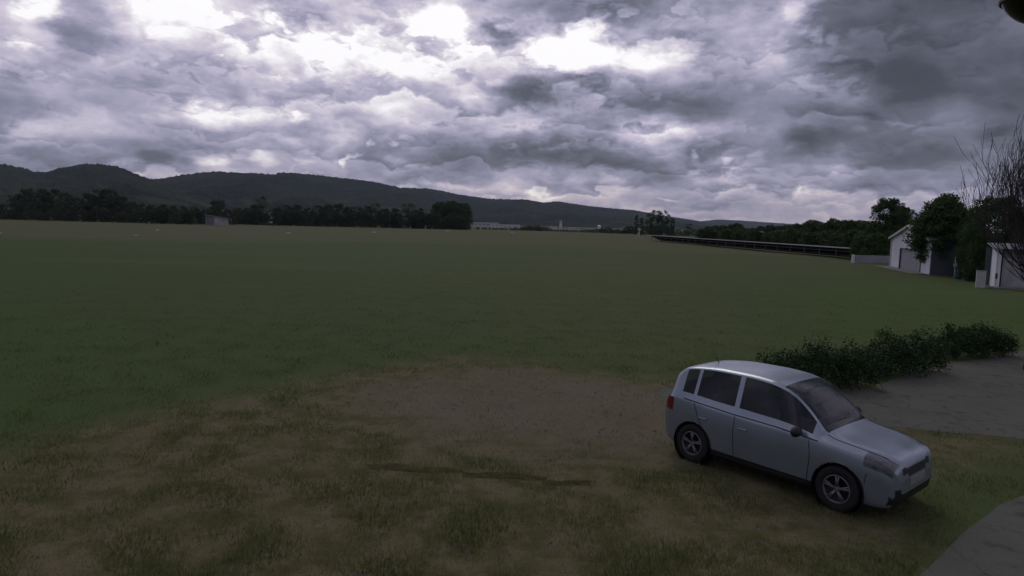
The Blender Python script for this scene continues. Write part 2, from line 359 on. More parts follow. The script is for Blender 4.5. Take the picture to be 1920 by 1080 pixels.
# ------------------------------------------------------------------ ground sheet
def gpoly(pts): return [tuple(G(*p)[:2]) for p in pts]
gravel_poly = gpoly([(600, 745), (720, 708), (860, 690), (1010, 690), (1240, 722), (1500, 770), (1760, 800), (1700, 850), (1240, 885), (1080, 872), (860, 850), (680, 810)])
dirt_poly = gpoly([(-600, 1500), (-300, 940), (150, 790), (420, 745), (600, 700), (860, 668), (1300, 712), (1900, 800), (1760, 960), (1500, 1300)])
strip_a = [(-260, 250), (-110, 128), (-77, 103), (-30, 118), (0, 140), (26, 122), (44, 108), (62, 98)]   # near edge of the dry strip
def build_ground():
    rr = [0.0] + list(np.geomspace(0.8, 26000, 210)); nr = len(rr)
    th = np.concatenate([np.linspace(-50, 50, 260), np.linspace(50, 310, 62)[1:-1]]); na = len(th)
    T = np.radians(th); vs = [(0, 0, 0)]
    X = np.outer(rr[1:], np.sin(T)); Y = np.outer(rr[1:], np.cos(T))
    Z = np.zeros_like(X)
    for i in range(X.shape[0]):
        if rr[i + 1] > 3000: continue
        for j in range(X.shape[1]):
            r_ = rr[i + 1]; a = min(max(r_ - 34, 0) / 60, 1) * 0.16 if r_ < 400 else 0.0
            Z[i, j] = (mnoise.noise(Vector((X[i, j] * .05, Y[i, j] * .05, 0))) * a) if a else 0
    V = np.concatenate([[[0, 0, 0]], np.stack([X, Y, Z], -1).reshape(-1, 3)])
    fs = [(0, 1 + (j + 1) % na, 1 + j) for j in range(na)]
    for i in range(nr - 2):
        for j in range(na):
            a = 1 + i * na + j; b = 1 + i * na + (j + 1) % na; fs.append((a, b, b + na, a + na))
    me = bpy.data.meshes.new('ground'); me.from_pydata(V.tolist(), [], fs); me.update(); me.shade_smooth()
    x, y = V[:, 0], V[:, 1]
    def soft(poly, blur):
        acc = np.zeros(len(x)); k = 10
        for q in range(k):
            a = 2 * math.pi * q / k; acc += in_poly(x + math.cos(a) * blur, y + math.sin(a) * blur, poly)
            acc += in_poly(x + math.cos(a) * blur * .5, y + math.sin(a) * blur * .5, poly)
        return acc / (2 * k)
    gr = soft(gravel_poly, 1.7); di = soft(dirt_poly, 1.6)
    sx = np.array([p[0] for p in strip_a]); sy = np.array([p[1] for p in strip_a])
    near = np.interp(x, sx, sy); st = np.clip((y - near) / 45 + .5, 0, 1) * np.clip((95 - x) / 15, 0, 1)
    for nm, arr in (('gravel', gr), ('dirt', di), ('strip', st)):
        at_ = me.attributes.new(nm, 'FLOAT', 'POINT'); at_.data.foreach_set('value', arr.astype(np.float32))
    m = bpy.data.materials.new('field_ground'); m.use_nodes = True; nt = m.node_tree; n = N(nt); b = nt.nodes['Principled BSDF']
    b.inputs['Roughness'].default_value = 0.95; b.inputs['Specular IOR Level'].default_value = 0.1
    tc = n.new('ShaderNodeTexCoord').outputs['Object']
    A = lambda k: n.new('ShaderNodeAttribute', attribute_name=k).outputs['Fac']
    big = n.noise(tc, 0.035, 5, 0.6); mid = n.noise(tc, 0.35, 6, 0.6); fine = n.noise(tc, 5.0, 6, 0.65); vf = n.noise(tc, 38.0, 4, 0.7)
    # mown field: green, greener to the left
    sx_ = n.new('ShaderNodeSeparateXYZ'); n.put(sx_.inputs[0], tc)
    left = n.mr(n.m('DIVIDE', sx_.outputs[0], n.m('ADD', n.m('ABSOLUTE', sx_.outputs[1]), 4.0)), -0.65, 0.15)
    g = n.mix(n.mr(big, .35, .65), GR1, GR2)
    g = n.mix(left, n.mix(0.6, g, GRL), g)
    ratio = n.m('DIVIDE', sx_.outputs[0], n.m('ADD', n.m('ABSOLUTE', sx_.outputs[1]), 4.0))
    band = n.m('MULTIPLY', n.mr(ratio, .22, .50, 0, 1, True), n.m('MULTIPLY', n.mr(sx_.outputs[1], 20, 26), n.mr(sx_.outputs[1], 75, 45)))
    g = n.mix(n.m('MULTIPLY', band, .65), g, (.076, .122, .024))
    g = n.mix(n.mr(mid, .3, .7, 0, .45), g, GR3)
    g = n.mix(n.mr(fine, .3, .75, 0, .5), g, n.mix(1.0, g, (.55, .6, .5), 'MULTIPLY'))
    stretch = n.new('ShaderNodeMapping'); n.put(stretch.inputs[0], tc); stretch.inputs['Scale'].default_value = (.02, .12, 1)
    s_n = n.noise(stretch.outputs[0], 1.0, 6, 0.6)
    g = n.mix(n.mr(s_n, .52, .7, 0, .4), g, GR4)
    rot = n.new('ShaderNodeMapping'); n.put(rot.inputs[0], tc); rot.inputs['Rotation'].default_value = (0, 0, R(-9))
    wv = n.new('ShaderNodeTexWave', bands_direction='Y'); n.put(wv.inputs[0], rot.outputs[0]); wv.inputs['Scale'].default_value = .11; wv.inputs['Distortion'].default_value = 1.2; wv.inputs['Detail'].default_value = 3
    g = n.mix(n.m('MULTIPLY', n.mr(wv.outputs[1], .45, .6, 0, .22), n.mr(big, .4, .55)), g, n.mix(1.0, g, (.72, .78, .7), 'MULTIPLY'))
    sc_ = n.mix(n.mr(s_n, .35, .65), ST1, ST2)
    g = n.mix(n.mr(n.m('ADD', A('strip'), n.m('MULTIPLY', n.m('SUBTRACT', big, .5), .5)), .35, .7), g, sc_)
    dcol = n.mix(n.mr(fine, .3, .7), DI1, DI2)
    mot = n.noise(tc, 1.7, 5, .6)
    dcol = n.mix(n.mr(mot, .42, .60, 0, .68), dcol, DI3)
    dcol = n.mix(n.mr(vf, .50, .66, 0, .8), dcol, DI4)
    dcol = n.mix(n.mr(n.noise(tc, 3.1, 4, .6), .55, .68, 0, .55), dcol, (.17, .145, .095))
    dn = n.m('ADD', A('dirt'), n.m('ADD', n.m('MULTIPLY', n.m('SUBTRACT', mid, .5), 1.3), n.m('MULTIPLY', n.m('SUBTRACT', fine, .5), .9)))
    g = n.mix(n.mr(dn, .3, .75), g, dcol)
    gc = n.mix(n.mr(vf, .3, .7), GV1, GV2)
    gc = n.mix(n.mr(fine, .5, .72, 0, .6), gc, DI1)
    gn = n.m('ADD', A('gravel'), n.m('ADD', n.m('MULTIPLY', n.m('SUBTRACT', mid, .5), 1.4), n.m('MULTIPLY', n.m('SUBTRACT', fine, .5), 1.1)))
    g = n.mix(n.mr(gn, .40, 1.15, 0, .95), g, gc)
    n.put(b.inputs['Base Color'], g)
    bp = n.new('ShaderNodeBump'); bp.inputs['Strength'].default_value = 0.7; bp.inputs['Distance'].default_value = 0.05
    n.put(bp.inputs['Height'], n.m('ADD', n.m('MULTIPLY', fine, .7), n.m('MULTIPLY', vf, .4))); n.put(b.inputs['Normal'], bp.outputs[0])
    o = link('ground', me, m); tag(o, 'flat mown grass airfield with a dry brown strip and bare gravel near the car', 'ground', kind='structure')
    return o
GR1 = (.080, .106, .036); GR2 = (.096, .116, .044); GR3 = (.062, .088, .028); GR4 = (.108, .114, .050); GRL = (.056, .100, .022)
ST1 = (.084, .094, .036); ST2 = (.102, .102, .048)
DI1 = (.130, .116, .050); DI2 = (.168, .142, .080); DI3 = (.062, .068, .018); DI4 = (.040, .036, .014)
GV1 = (.124, .108, .066); GV2 = (.170, .150, .104)
build_ground()

def sheet(name, pts, z, m, label, jag=0.12, step=0.35):
    """flat sheet whose ragged outline follows photographed corners."""
    P = [G(*p) for p in pts]; out = []
    for i in range(len(P)):
        a, b = P[i], P[(i + 1) % len(P)]; k = max(1, min(60, int((b - a).length / step)))
        for q in range(k):
            p = a.lerp(b, q / k); w = mnoise.noise_vector(p * 1.3) * jag + mnoise.noise_vector(p * 5) * jag * .4
            out.append((p.x + w.x, p.y + w.y))
    bm = bmesh.new(); vs = [bm.verts.new((x, y, z)) for x, y in out]; bm.faces.new(vs)
    bmesh.ops.triangulate(bm, faces=bm.faces)
    me = bpy.data.meshes.new(name); bm.to_mesh(me); bm.free()
    if me.polygons[0].normal.z < 0: me.flip_normals()
    o = link(name, me, m); return tag(o, label, name, kind='structure')
def paving(name, c1, c2, c3):
    m = bpy.data.materials.new(name); m.use_nodes = True; nt = m.node_tree; n = N(nt); b = nt.nodes['Principled BSDF']
    b.inputs['Roughness'].default_value = .95; b.inputs['Specular IOR Level'].default_value = .06
    tc = n.new('ShaderNodeTexCoord').outputs['Object']
    c = n.mix(n.mr(n.noise(tc, .8, 6, .65), .35, .65), c1, c2)
    c = n.mix(n.mr(n.noise(tc, 45, 3, .7), .45, .7, 0, .55), c, c3)
    c = n.mix(n.mr(n.noise(tc, 2.6, 5, .6), .56, .66, 0, .6), c, (.060, .060, .036))
    vo = n.new('ShaderNodeTexVoronoi', feature='DISTANCE_TO_EDGE'); n.put(vo.inputs['Vector'], n.v('ADD', tc, n.v('SCALE', n.noise(tc, 2.0, 4, .6, col=True), sc=.5))); vo.inputs['Scale'].default_value = .55
    c = n.mix(n.mr(vo.outputs['Distance'], .002, .010, .4, 0), c, (.035, .035, .024))
    n.put(b.inputs['Base Color'], c); bp = n.new('ShaderNodeBump'); bp.inputs['Strength'].default_value = .5; bp.inputs['Distance'].default_value = .01
    n.put(bp.inputs['Height'], n.noise(tc, 60, 3, .7)); n.put(b.inputs['Normal'], bp.outputs[0]); MATS[name] = m; return m
M_road = paving('worn_asphalt', (.104, .104, .082), (.126, .124, .100), (.165, .16, .140))
sheet('road', [(1240, 728), (1400, 735), (1640, 728), (1700, 700), (1880, 664), (2000, 650), (2600, 640), (2700, 900), (2000, 832), (1790, 812), (1640, 800), (1400, 790), (1260, 770)], 0.006, M_road, 'worn grey asphalt drive running off to the right behind the car', .22)
sheet('path', [(1990, 900), (1870, 950), (1800, 1006), (1718, 1085), (1560, 1250), (2600, 1600), (2600, 900)], 0.006, M_road, 'grey asphalt path in the bottom right corner', .05)
M_soil = mat('dark_soil', (.082, .072, .036), 1.0, var=.4, vscale=4, bump=.6, spec=.0)
for nm_pts in ([(688, 871), (740, 870), (785, 873), (860, 878), (870, 884), (780, 884), (690, 881)], [(868, 885), (960, 887), (1020, 893), (1020, 899), (940, 898), (870, 893)], [(1010, 899), (1060, 900), (1108, 903), (1105, 911), (1060, 911), (1012, 907)]):
    sheet('soil', nm_pts, 0.005, M_soil, 'narrow dark rut of bare soil across the worn grass', .10, .10)

# ------------------------------------------------------------------ hills
def hills(name, prof, D0, D1, label, seed, ncol, m, foot=0.5, lump=0.10):
    xs = [p[0] for p in prof]; ys = [p[1] for p in prof]
    cols = np.linspace(xs[0], xs[-1], ncol); rows = 70
    ts = np.concatenate([np.linspace(0, .9, 44), np.linspace(.91, 1.0, 12), 1 + np.linspace(.02, 1, rows - 56) ** 1.2])
    V = np.zeros((ncol, rows, 3))
    for i, px in enumerate(cols):
        f_ = (px - xs[0]) / (xs[-1] - xs[0]); D = D0 + (D1 - D0) * f_
        py = np.interp(px, xs, ys); p = at(px, py, D); H = max(p.z, 3.0); kx = p.x / D
        for j, t in enumerate(ts):
            if t <= 1: y = D * (foot + (1 - foot) * t); h = H * (t ** 1.25)
            else: y = D * (1 + .45 * (t - 1)); h = H * max(0, 1 - (t - 1) ** 1.3)
            x = kx * y
            env = math.sin(math.pi * min(t, 1)) if t < 1 else 0
            nz = mnoise.fractal(Vector((x / (D * .09), y / (D * .16), seed)), 1.0, 2.0, 5)
            h += H * lump * 2.2 * env * nz
            tr = mnoise.noise(Vector((x / 16, y / 22, seed + 9))) * 4.0 + mnoise.noise(Vector((x / 7, y / 9, seed + 3))) * 2.5
            h += tr * 1.5 * min(1, t * 6) * (H / 260 + .55) * (1 if t < 1.2 else 0)
            V[i, j] = (x, y, max(h, 0.0) if 0 < j < rows - 1 else -0.6)
    fs = [(i * rows + j, (i + 1) * rows + j, (i + 1) * rows + j + 1, i * rows + j + 1) for i in range(ncol - 1) for j in range(rows - 1)]
    me = mesh(name, V.reshape(-1, 3).tolist(), fs, True)
    return tag(link(name, me, m), label, 'hills', kind='structure')
def hill_mat():
    m = bpy.data.materials.new('wooded_hill'); m.use_nodes = True; nt = m.node_tree; n = N(nt); b = nt.nodes['Principled BSDF']
    b.inputs['Roughness'].default_value = 1.0; b.inputs['Specular IOR Level'].default_value = 0.0
    tc = n.new('ShaderNodeTexCoord').outputs['Object']
    a = n.noise(tc, .0035, 6, .6); c = n.noise(tc, .05, 4, .7); p = n.noise(tc, .006, 3, .5)
    col = n.mix(n.mr(a, .35, .65), (.018, .030, .018), (.058, .072, .038))
    col = n.mix(n.mr(c, .35, .7, 0, .6), col, (.014, .024, .014))
    col = n.mix(n.mr(n.noise(tc, .018, 5, .7), .48, .60, 0, .7), col, (.064, .084, .040))
    col = n.mix(n.mr(n.noise(tc, .009, 4, .6), .56, .62, 0, .6), col, (.012, .020, .014))
    z = n.new('ShaderNodeSeparateXYZ'); n.put(z.inputs[0], tc)
    low = n.mr(z.outputs[2], 60, 130, 1, 0)
    col = n.mix(n.m('MULTIPLY', n.mr(p, .56, .62, 0, .8), low), col, (.075, .090, .046))
    n.put(b.inputs['Base Color'], col)
    bp = n.new('ShaderNodeBump'); bp.inputs['Strength'].default_value = 1; bp.inputs['Distance'].default_value = 22
    n.put(bp.inputs['Height'], n.noise(tc, .06, 4, .7)); n.put(b.inputs['Normal'], bp.outputs[0])
    return m
HM = hill_mat()
hills('hills', [(1000, 421), (1120, 418), (1190, 408), (1240, 404), (1290, 411), (1315, 415), (1345, 411.5), (1380, 413), (1440, 417), (1500, 421), (1600, 428), (1800, 436), (2300, 450)], 9300, 8200,
      'pale blue far ridge low on the horizon behind the poplars', 3.0, 620, HM, .6, .05)
hills('hills', [(180, 345), (235, 340), (275, 336), (300, 335.5), (340, 328), (405, 321.5), (440, 324), (480, 325), (515, 328), (520, 324.5), (545, 324), (600, 329), (640, 334), (700, 341), (750, 352), (800, 353.5), (830, 358), (860, 365),
                (920, 373), (960, 374), (985, 374), (1020, 380), (1045, 377.5), (1100, 386), (1150, 391), (1190, 394), (1230, 402), (1300, 414), (1400, 428)], 3700, 6400,
      'long dark wooded ridge running down from left to centre', 7.0, 1150, HM)
hills('hills', [(-700, 318), (-400, 300), (-200, 306), (-80, 300), (0, 308), (25, 312), (52, 317), (62, 322), (85, 323), (98, 321), (105, 316), (130, 313), (160, 308), (190, 308.5), (215, 311), (235, 317), (252, 325), (275, 334), (300, 345), (340, 356), (400, 372), (470, 392), (540, 410)], 2500, 3300,
      'rounded dark wooded hill rising at the far left', 11.0, 900, HM, .45)

# ------------------------------------------------------------------ trees
def leaf_quads(C, size, flat=0.0):
    n = len(C)
    a = rng.normal(size=(n, 3)); a /= np.linalg.norm(a, axis=1, keepdims=True)
    b = rng.normal(size=(n, 3)); b -= (b * a).sum(1, keepdims=True) * a; b /= np.linalg.norm(b, axis=1, keepdims=True)
    s = (size * rng.uniform(.6, 1.3, n))[:, None]
    a = a * s; b = b * s * .62
    return np.stack([C - a, C - b * .9 + a * .1, C + a, C + b], 1)
def crown_mesh(name, shape, nclump, nleaf, size, seed, gap=0.0):
    """shape(u) -> radius profile on unit height; unit tree: height 1, radius about .35."""
    global rng
    rng = np.random.default_rng(seed); cs = []; ton = []
    for k in range(nclump):
        h = rng.uniform(0, 1); rmax = shape(h)
        ang = rng.uniform(0, 2 * math.pi); rr_ = rmax * math.sqrt(rng.uniform(0.12, 1)) * .86
        c = np.array([rr_ * math.cos(ang), rr_ * math.sin(ang), .03 + h * .91])
        cr = rng.uniform(.055, .105) * (0.55 + 1.3 * rmax)
        p = rng.normal(size=(nleaf, 3)); p /= np.linalg.norm(p, axis=1, keepdims=True)
        p *= (rng.uniform(.25, 1, nleaf) ** .5)[:, None] * cr; p[:, 2] *= .8
        cs.append(c + p); t0 = rng.uniform(0, 1)
        ton.append(np.clip(t0 * .7 + rng.uniform(-.15, .3, nleaf), 0, 1))
    C = np.concatenate(cs); T = np.concatenate(ton)
    return quads_mesh(name, leaf_quads(C, size), T)
def trunk_mesh(name, h=.62, r=.022, limbs=9, seed=1, spread=.28):
    rd = random.Random(seed); b = MB()
    pts = [Vector((0, 0, -.02))]; 
    for i in range(1, 7): pts.append(Vector((rd.uniform(-.012, .012), rd.uniform(-.012, .012), h * i / 6)))
    b.tube(pts, [r * 1.35] + [r * (1 - i / 7.5) for i in range(1, 7)], 8)
    for k in range(limbs):
        t = rd.uniform(.25, .95); p = pts[0].lerp(pts[-1], t); a = rd.uniform(0, 6.28); L = spread * rd.uniform(.6, 1) * (1.25 - t)
        e1 = p + Vector((math.cos(a) * L * .5, math.sin(a) * L * .5, L * .45)); e2 = p + Vector((math.cos(a) * L, math.sin(a) * L, L * 1.1))
        b.tube([p, e1, e2], [r * .45, r * .3, r * .1], 5)
    me = mesh(name, b.v, b.f, True); return me
sh_round = lambda u: .36 * math.sqrt(max(.02, 1 - ((u - .48) / .56) ** 2))
sh_wide = lambda u: .46 * math.sqrt(max(.03, 1 - ((u - .42) / .62) ** 2))
sh_low = lambda u: .5 * math.sqrt(max(.03, 1 - ((u - .3) / .75) ** 2))
sh_pop = lambda u: .12 * (math.sin(math.pi * min(.98, u * .85 + .12)) ** .6)
sh_birch = lambda u: .22 * math.sqrt(max(.03, 1 - ((u - .55) / .5) ** 2)) + .03
KIND = {}
def kind(key, crown, trunk, m):
    crown.materials.append(m); trunk.materials.append(M_bark); KIND[key] = (crown, trunk)
for i in range(3):
    kind(f'round{i}', crown_mesh('crown', sh_round, 95, 42, .021, 20 + i), trunk_mesh('trunk', seed=i), M_leaf_far)
    kind(f'low{i}', crown_mesh('crown', sh_low, 105, 42, .024, 40 + i), trunk_mesh('trunk', .4, seed=i), M_leaf_far)
    kind(f'r_round{i}', crown_mesh('crown', sh_wide, 150, 60, .019, 60 + i), trunk_mesh('trunk', seed=9 + i), M_leaf_dark)
    kind(f'r_mid{i}', crown_mesh('crown', sh_round, 140, 60, .018, 70 + i), trunk_mesh('trunk', seed=19 + i), M_leaf_mid)
kind('poplar', crown_mesh('crown', sh_pop, 60, 60, .014, 80), trunk_mesh('trunk', .8, .012, 5, 3, .08), M_leaf_dark)
kind('birch', crown_mesh('crown', sh_birch, 70, 60, .014, 81), trunk_mesh('trunk', .8, .014, 8, 4, .16), M_leaf_dark)
kind('big', crown_mesh('crown', sh_wide, 260, 130, .0115, 90), trunk_mesh('trunk', .7, .02, 16, 5, .3), M_leaf_dark)
kind('oak', crown_mesh('crown', sh_round, 210, 150, .0125, 91), trunk_mesh('trunk', .7, .022, 18, 6, .3), M_leaf_dark)
kind('bush', crown_mesh('crown', sh_low, 190, 90, .018, 92), trunk_mesh('trunk', .4, .018, 9, 7, .3), M_leaf_dark)

def tree(key, pos, h, wid=1.0, label='', group=None, name='broadleaf_tree', cat='tree', rz=None):
    e = empty(name, pos, random.uniform(0, 6.28) if rz is None else rz); e.scale = (h * wid, h * wid, h)
    c, t = KIND[key]
    link('trunk', t, None, e); link('crown', c, None, e)
    return tag(e, label, cat, group)
def hor(px): return 540 - 119 * 1.0 + (px - 960) * .0262
def tree_px(key, px, top, D, wid=1.0, **k):
    p = at(px, top, D); return tree(key, (p.x, D, 0), max(p.z, 1.5), wid, **k)

# belt along the far left edge of the field
TL = [(-40, 372), (5, 380), (28, 362), (48, 352), (72, 348), (98, 349), (122, 356), (146, 366), (166, 357), (188, 352), (208, 351), (228, 364), (246, 375),
      (264, 378), (284, 382), (304, 380), (324, 384), (344, 383), (364, 386), (446, 386), (464, 388), (478, 380), (520, 386), (536, 383), (556, 381),
      (576, 386), (596, 383), (616, 380), (636, 379), (654, 384), (672, 386), (690, 384), (722, 388), (742, 388), (782, 390)]
for i, (px, top) in enumerate(TL):
    D = 330 + (px > 440) * 60 + random.uniform(-6, 25) + max(0, px - 500) * .1
    tree_px(random.choice(['round0', 'round1', 'round2', 'low0']), px, top + 1, D, random.uniform(.85, 1.15),
            label='dark broadleaf tree in the unbroken belt along the far left edge of the field', group='trees of the belt along the far left edge of the field')
for i in range(68):          # lower bushes that close the foot of the belt
    px = -60 + i * 14 + random.uniform(-5, 5)
    if px > 880: continue
    D = 322 + (px > 440) * 56 + random.uniform(-4, 4) + max(0, px - 500) * .1 + (22 if 365 < px < 450 else 0)
    tree_px(random.choice(['low0', 'low1', 'low2']), px, 393 + max(0, px - 500) * .02 + random.uniform(-3, 6), D, 1.1, name='shrub', cat='shrub',
            label='low dark bush closing the foot of the far left tree belt', group='bushes at the foot of the far left tree belt')
tree_px('round1', 408, 373, 365, 1.2, label='rounded dark tree standing behind the small grey barn')
tree_px('birch', 491, 366, 395, 1.1, label='slim taller tree right of the small barn, standing above the belt')
tree_px('birch', 705, 378, 440, 1.1, label='narrow tree rising above the belt, first to the left of the oval tree')
tree_px('birch', 767, 379, 440, 1.7, label='oval dark tree rising above the belt, between the narrow tree and the broad clump')
tree_px('poplar', 790, 388, 440, 1.5, label='small slim tree directly left of the broad clump')
tree_px('big', 826, 377, 430, .95, label='left tree of the broad dark clump that ends the belt')
tree_px('big', 848, 375, 436, .95, label='middle and tallest tree of the broad dark clump that ends the belt')
tree_px('big', 868, 379, 430, .95, label='right tree of the broad dark clump that ends the belt')
# low growth along the far centre of the field
CTX = [895, 905, 930, 955, 972, 990, 1006, 1020, 1036, 1060, 1078, 1098, 1120, 1136, 1152, 1168, 1180, 1190]; CTY = [428, 427, 429, 427, 424, 422, 421, 424, 429, 430, 431, 430, 428, 425, 428, 430, 422, 428]
for i in range(48):
    px = 893 + i * 6.3 + random.uniform(-2, 2)
    tree_px(random.choice(['low0', 'low1', 'low2']), px, np.interp(px, CTX, CTY) + random.uniform(0, 2.5), 470 - max(0, px - 1000) * .25 + random.uniform(-8, 8), 1.7, name='shrub', cat='shrub',
            label='low dark bush on the far side of the field in front of the distant buildings', group='bushes on the far centre edge of the field')
PL = [('poplar', 1194, 401, .9, 'slender pointed poplar, leftmost of the poplar group'), ('poplar', 1203, 407, 1.5, 'shorter leaning poplar right beside the leftmost slender one'),
      ('birch', 1220, 397, 1.1, 'left tree of the tall open clump in the poplar group'), ('birch', 1231, 392, 1.25, 'middle tree of the tall open clump in the poplar group'),
      ('birch', 1243, 392.5, 1.1, 'right tree of the tall open clump in the poplar group'), ('birch', 1253, 400, .8, 'lower tree hanging off the right side of the tall open clump'),
      ('poplar', 1260, 406.5, .7, 'left one of the pair of thin poplars right of the tall clump'), ('poplar', 1264, 408, .7, 'right one of the pair of thin poplars right of the tall clump'),
      ('birch', 1292, 418, 1.5, 'small pointed tree standing alone right of the pair of thin poplars')]
for k, px, top, w, lb in PL: tree_px(k, px, top, 400, w, label=lb, name='poplar_tree')
for px, top in [(1210, 425), (1226, 426), (1240, 427), (1256, 429), (1272, 430), (1286, 431), (1302, 430), (1316, 429)]:
    tree_px(random.choice(['low0', 'low1', 'low2']), px, top, 385, 1.5, name='shrub', cat='shrub', label='low bush at the foot of the poplar group', group='bushes at the foot of the poplar group')
# belt behind the long panel row
TR = [(1328, 424), (1342, 423), (1356, 421), (1372, 420), (1382, 418), (1396, 424), (1412, 427), (1428, 423), (1444, 419), (1460, 422), (1476, 421), (1494, 418), (1510, 417), (1524, 411), (1538, 414),
      (1552, 412), (1568, 409), (1584, 410), (1600, 411), (1616, 412), (1630, 413), (1646, 418)]
for i, (px, top) in enumerate(TR):
    f_ = (px - 1328) / 320; D = 235 - 105 * f_ + random.uniform(-4, 8)
    tree_px(random.choice(['r_round0', 'r_round1', 'r_round2', 'r_mid0']), px, top + random.uniform(-1, 1), D, random.uniform(.9, 1.2),
            label='dark broadleaf tree in the belt behind the long panel row', group='trees of the belt behind the long panel row')
for i in range(24):
    px = 1318 + i * 14 + random.uniform(-3, 3); f_ = (px - 1328) / 320; D = 214 - 95 * f_ + random.uniform(-2, 3)
    tree_px(random.choice(['r_mid0', 'r_mid1', 'r_mid2', 'bush']), px, hor(px) + random.uniform(-6, 4) - 4 * f_, D, 1.5, name='shrub', cat='shrub',
            label='bushy shrub in front of the belt behind the long panel row', group='shrubs in front of the belt behind the long panel row')
# trees round the hangar
tree_px('bush', 1618, 440, 100, 1.0, label='bright green bush directly behind the low pale wall', name='shrub', cat='shrub')
tree_px('bush', 1645, 436, 97, 1.0, label='dark bush between the low pale wall and the hangar', name='shrub', cat='shrub')
tree_px('oak', 1668, 369, 112, .92, label='tall open-crowned tree rising behind the left end of the hangar')
tree_px('oak', 1695, 385, 118, .8, label='lower crown of leaves to the right of the tall open-crowned tree behind the hangar')
tree_px('oak', 1828, 396, 65, .66, label='dark tree between the chestnut and the ivy covered tree')
tree_px('big', 1872, 364, 60, .85, label='dense dark ivy covered tree standing behind the grey shed and the bare tree')
tree_px('big', 1935, 395, 80, .9, label='dark tree behind the grey shed at the right edge')
tree_px('bush', 1814, 474, 67, .6, label='dark bush behind the blue barrel', name='shrub', cat='shrub')
tree_px('bush', 1836, 466, 60, .7, label='dark bush left of the grey shed', name='shrub', cat='shrub')
tree_px('bush', 1790, 478, 72, .5, label='small bush against the shaded side wall of the hangar', name='shrub', cat='shrub')
# chestnut in front of the hangar
def chestnut():
    base = G(1762, 514); D = base.y
    top = at(1762, 371, D).z; wpx = 112.0
    e = empty('chestnut_tree', (base.x, base.y, 0)); H = top; Rw = wpx / 2 * D / F / .95
    global rng
    rng = np.random.default_rng(5); cs, tn = [], []
    def shp(u): return (0.55 + .45 * math.sin(min(1, u * 1.7) * math.pi / 2)) * (1 - max(0, (u - .42) / .62) ** 1.7)
    for k in range(560):
        u = rng.uniform(0, 1); a = rng.uniform(0, 6.283); r = Rw * shp(u) * math.sqrt(rng.uniform(.15, 1)) * .93
        lo = .22 + .03 * math.sin(a * 3)
        if math.cos(a) < -.5: lo = .17
        c = np.array([r * math.cos(a), r * math.sin(a), H * (lo + (.985 - lo) * u)])
        for q in range(3):
            cc = c + rng.normal(size=3) * .22; p = rng.normal(size=(26, 3)) * np.array([.24, .24, .13]); cs.append(cc + p)
            tn.append(np.clip(rng.uniform(0, .8) + rng.uniform(-.1, .2, 26), 0, 1))
    C = np.concatenate(cs); T = np.concatenate(tn)
    me = quads_mesh('crown', leaf_quads(C, .13), T); link('crown', me, M_leaf_dark, e)
    b = MB(); pts = [Vector((0, 0, -.05)), Vector((.03, 0, .6)), Vector((-.02, .02, 1.4)), Vector((.05, .03, 2.4)), Vector((0, 0, H * .6)), Vector((0, 0, H * .85))]
    b.tube(pts, [.24, .17, .15, .13, .09, .03], 10)
    rd = random.Random(3)
    for k in range(14):
        z = rd.uniform(1.5, H * .75); a = rd.uniform(0, 6.28); L = Rw * rd.uniform(.5, .85)
        b.tube([(0, 0, z), (math.cos(a) * L * .5, math.sin(a) * L * .5, z + .5), (math.cos(a) * L, math.sin(a) * L, z + rd.uniform(.3, 1.1))], [.06, .04, .015], 5)
    b.build('trunk', M_bark, e, True)
    tag(e, 'dense round chestnut tree with a short trunk standing in front of the white hangar', 'tree')
chestnut()

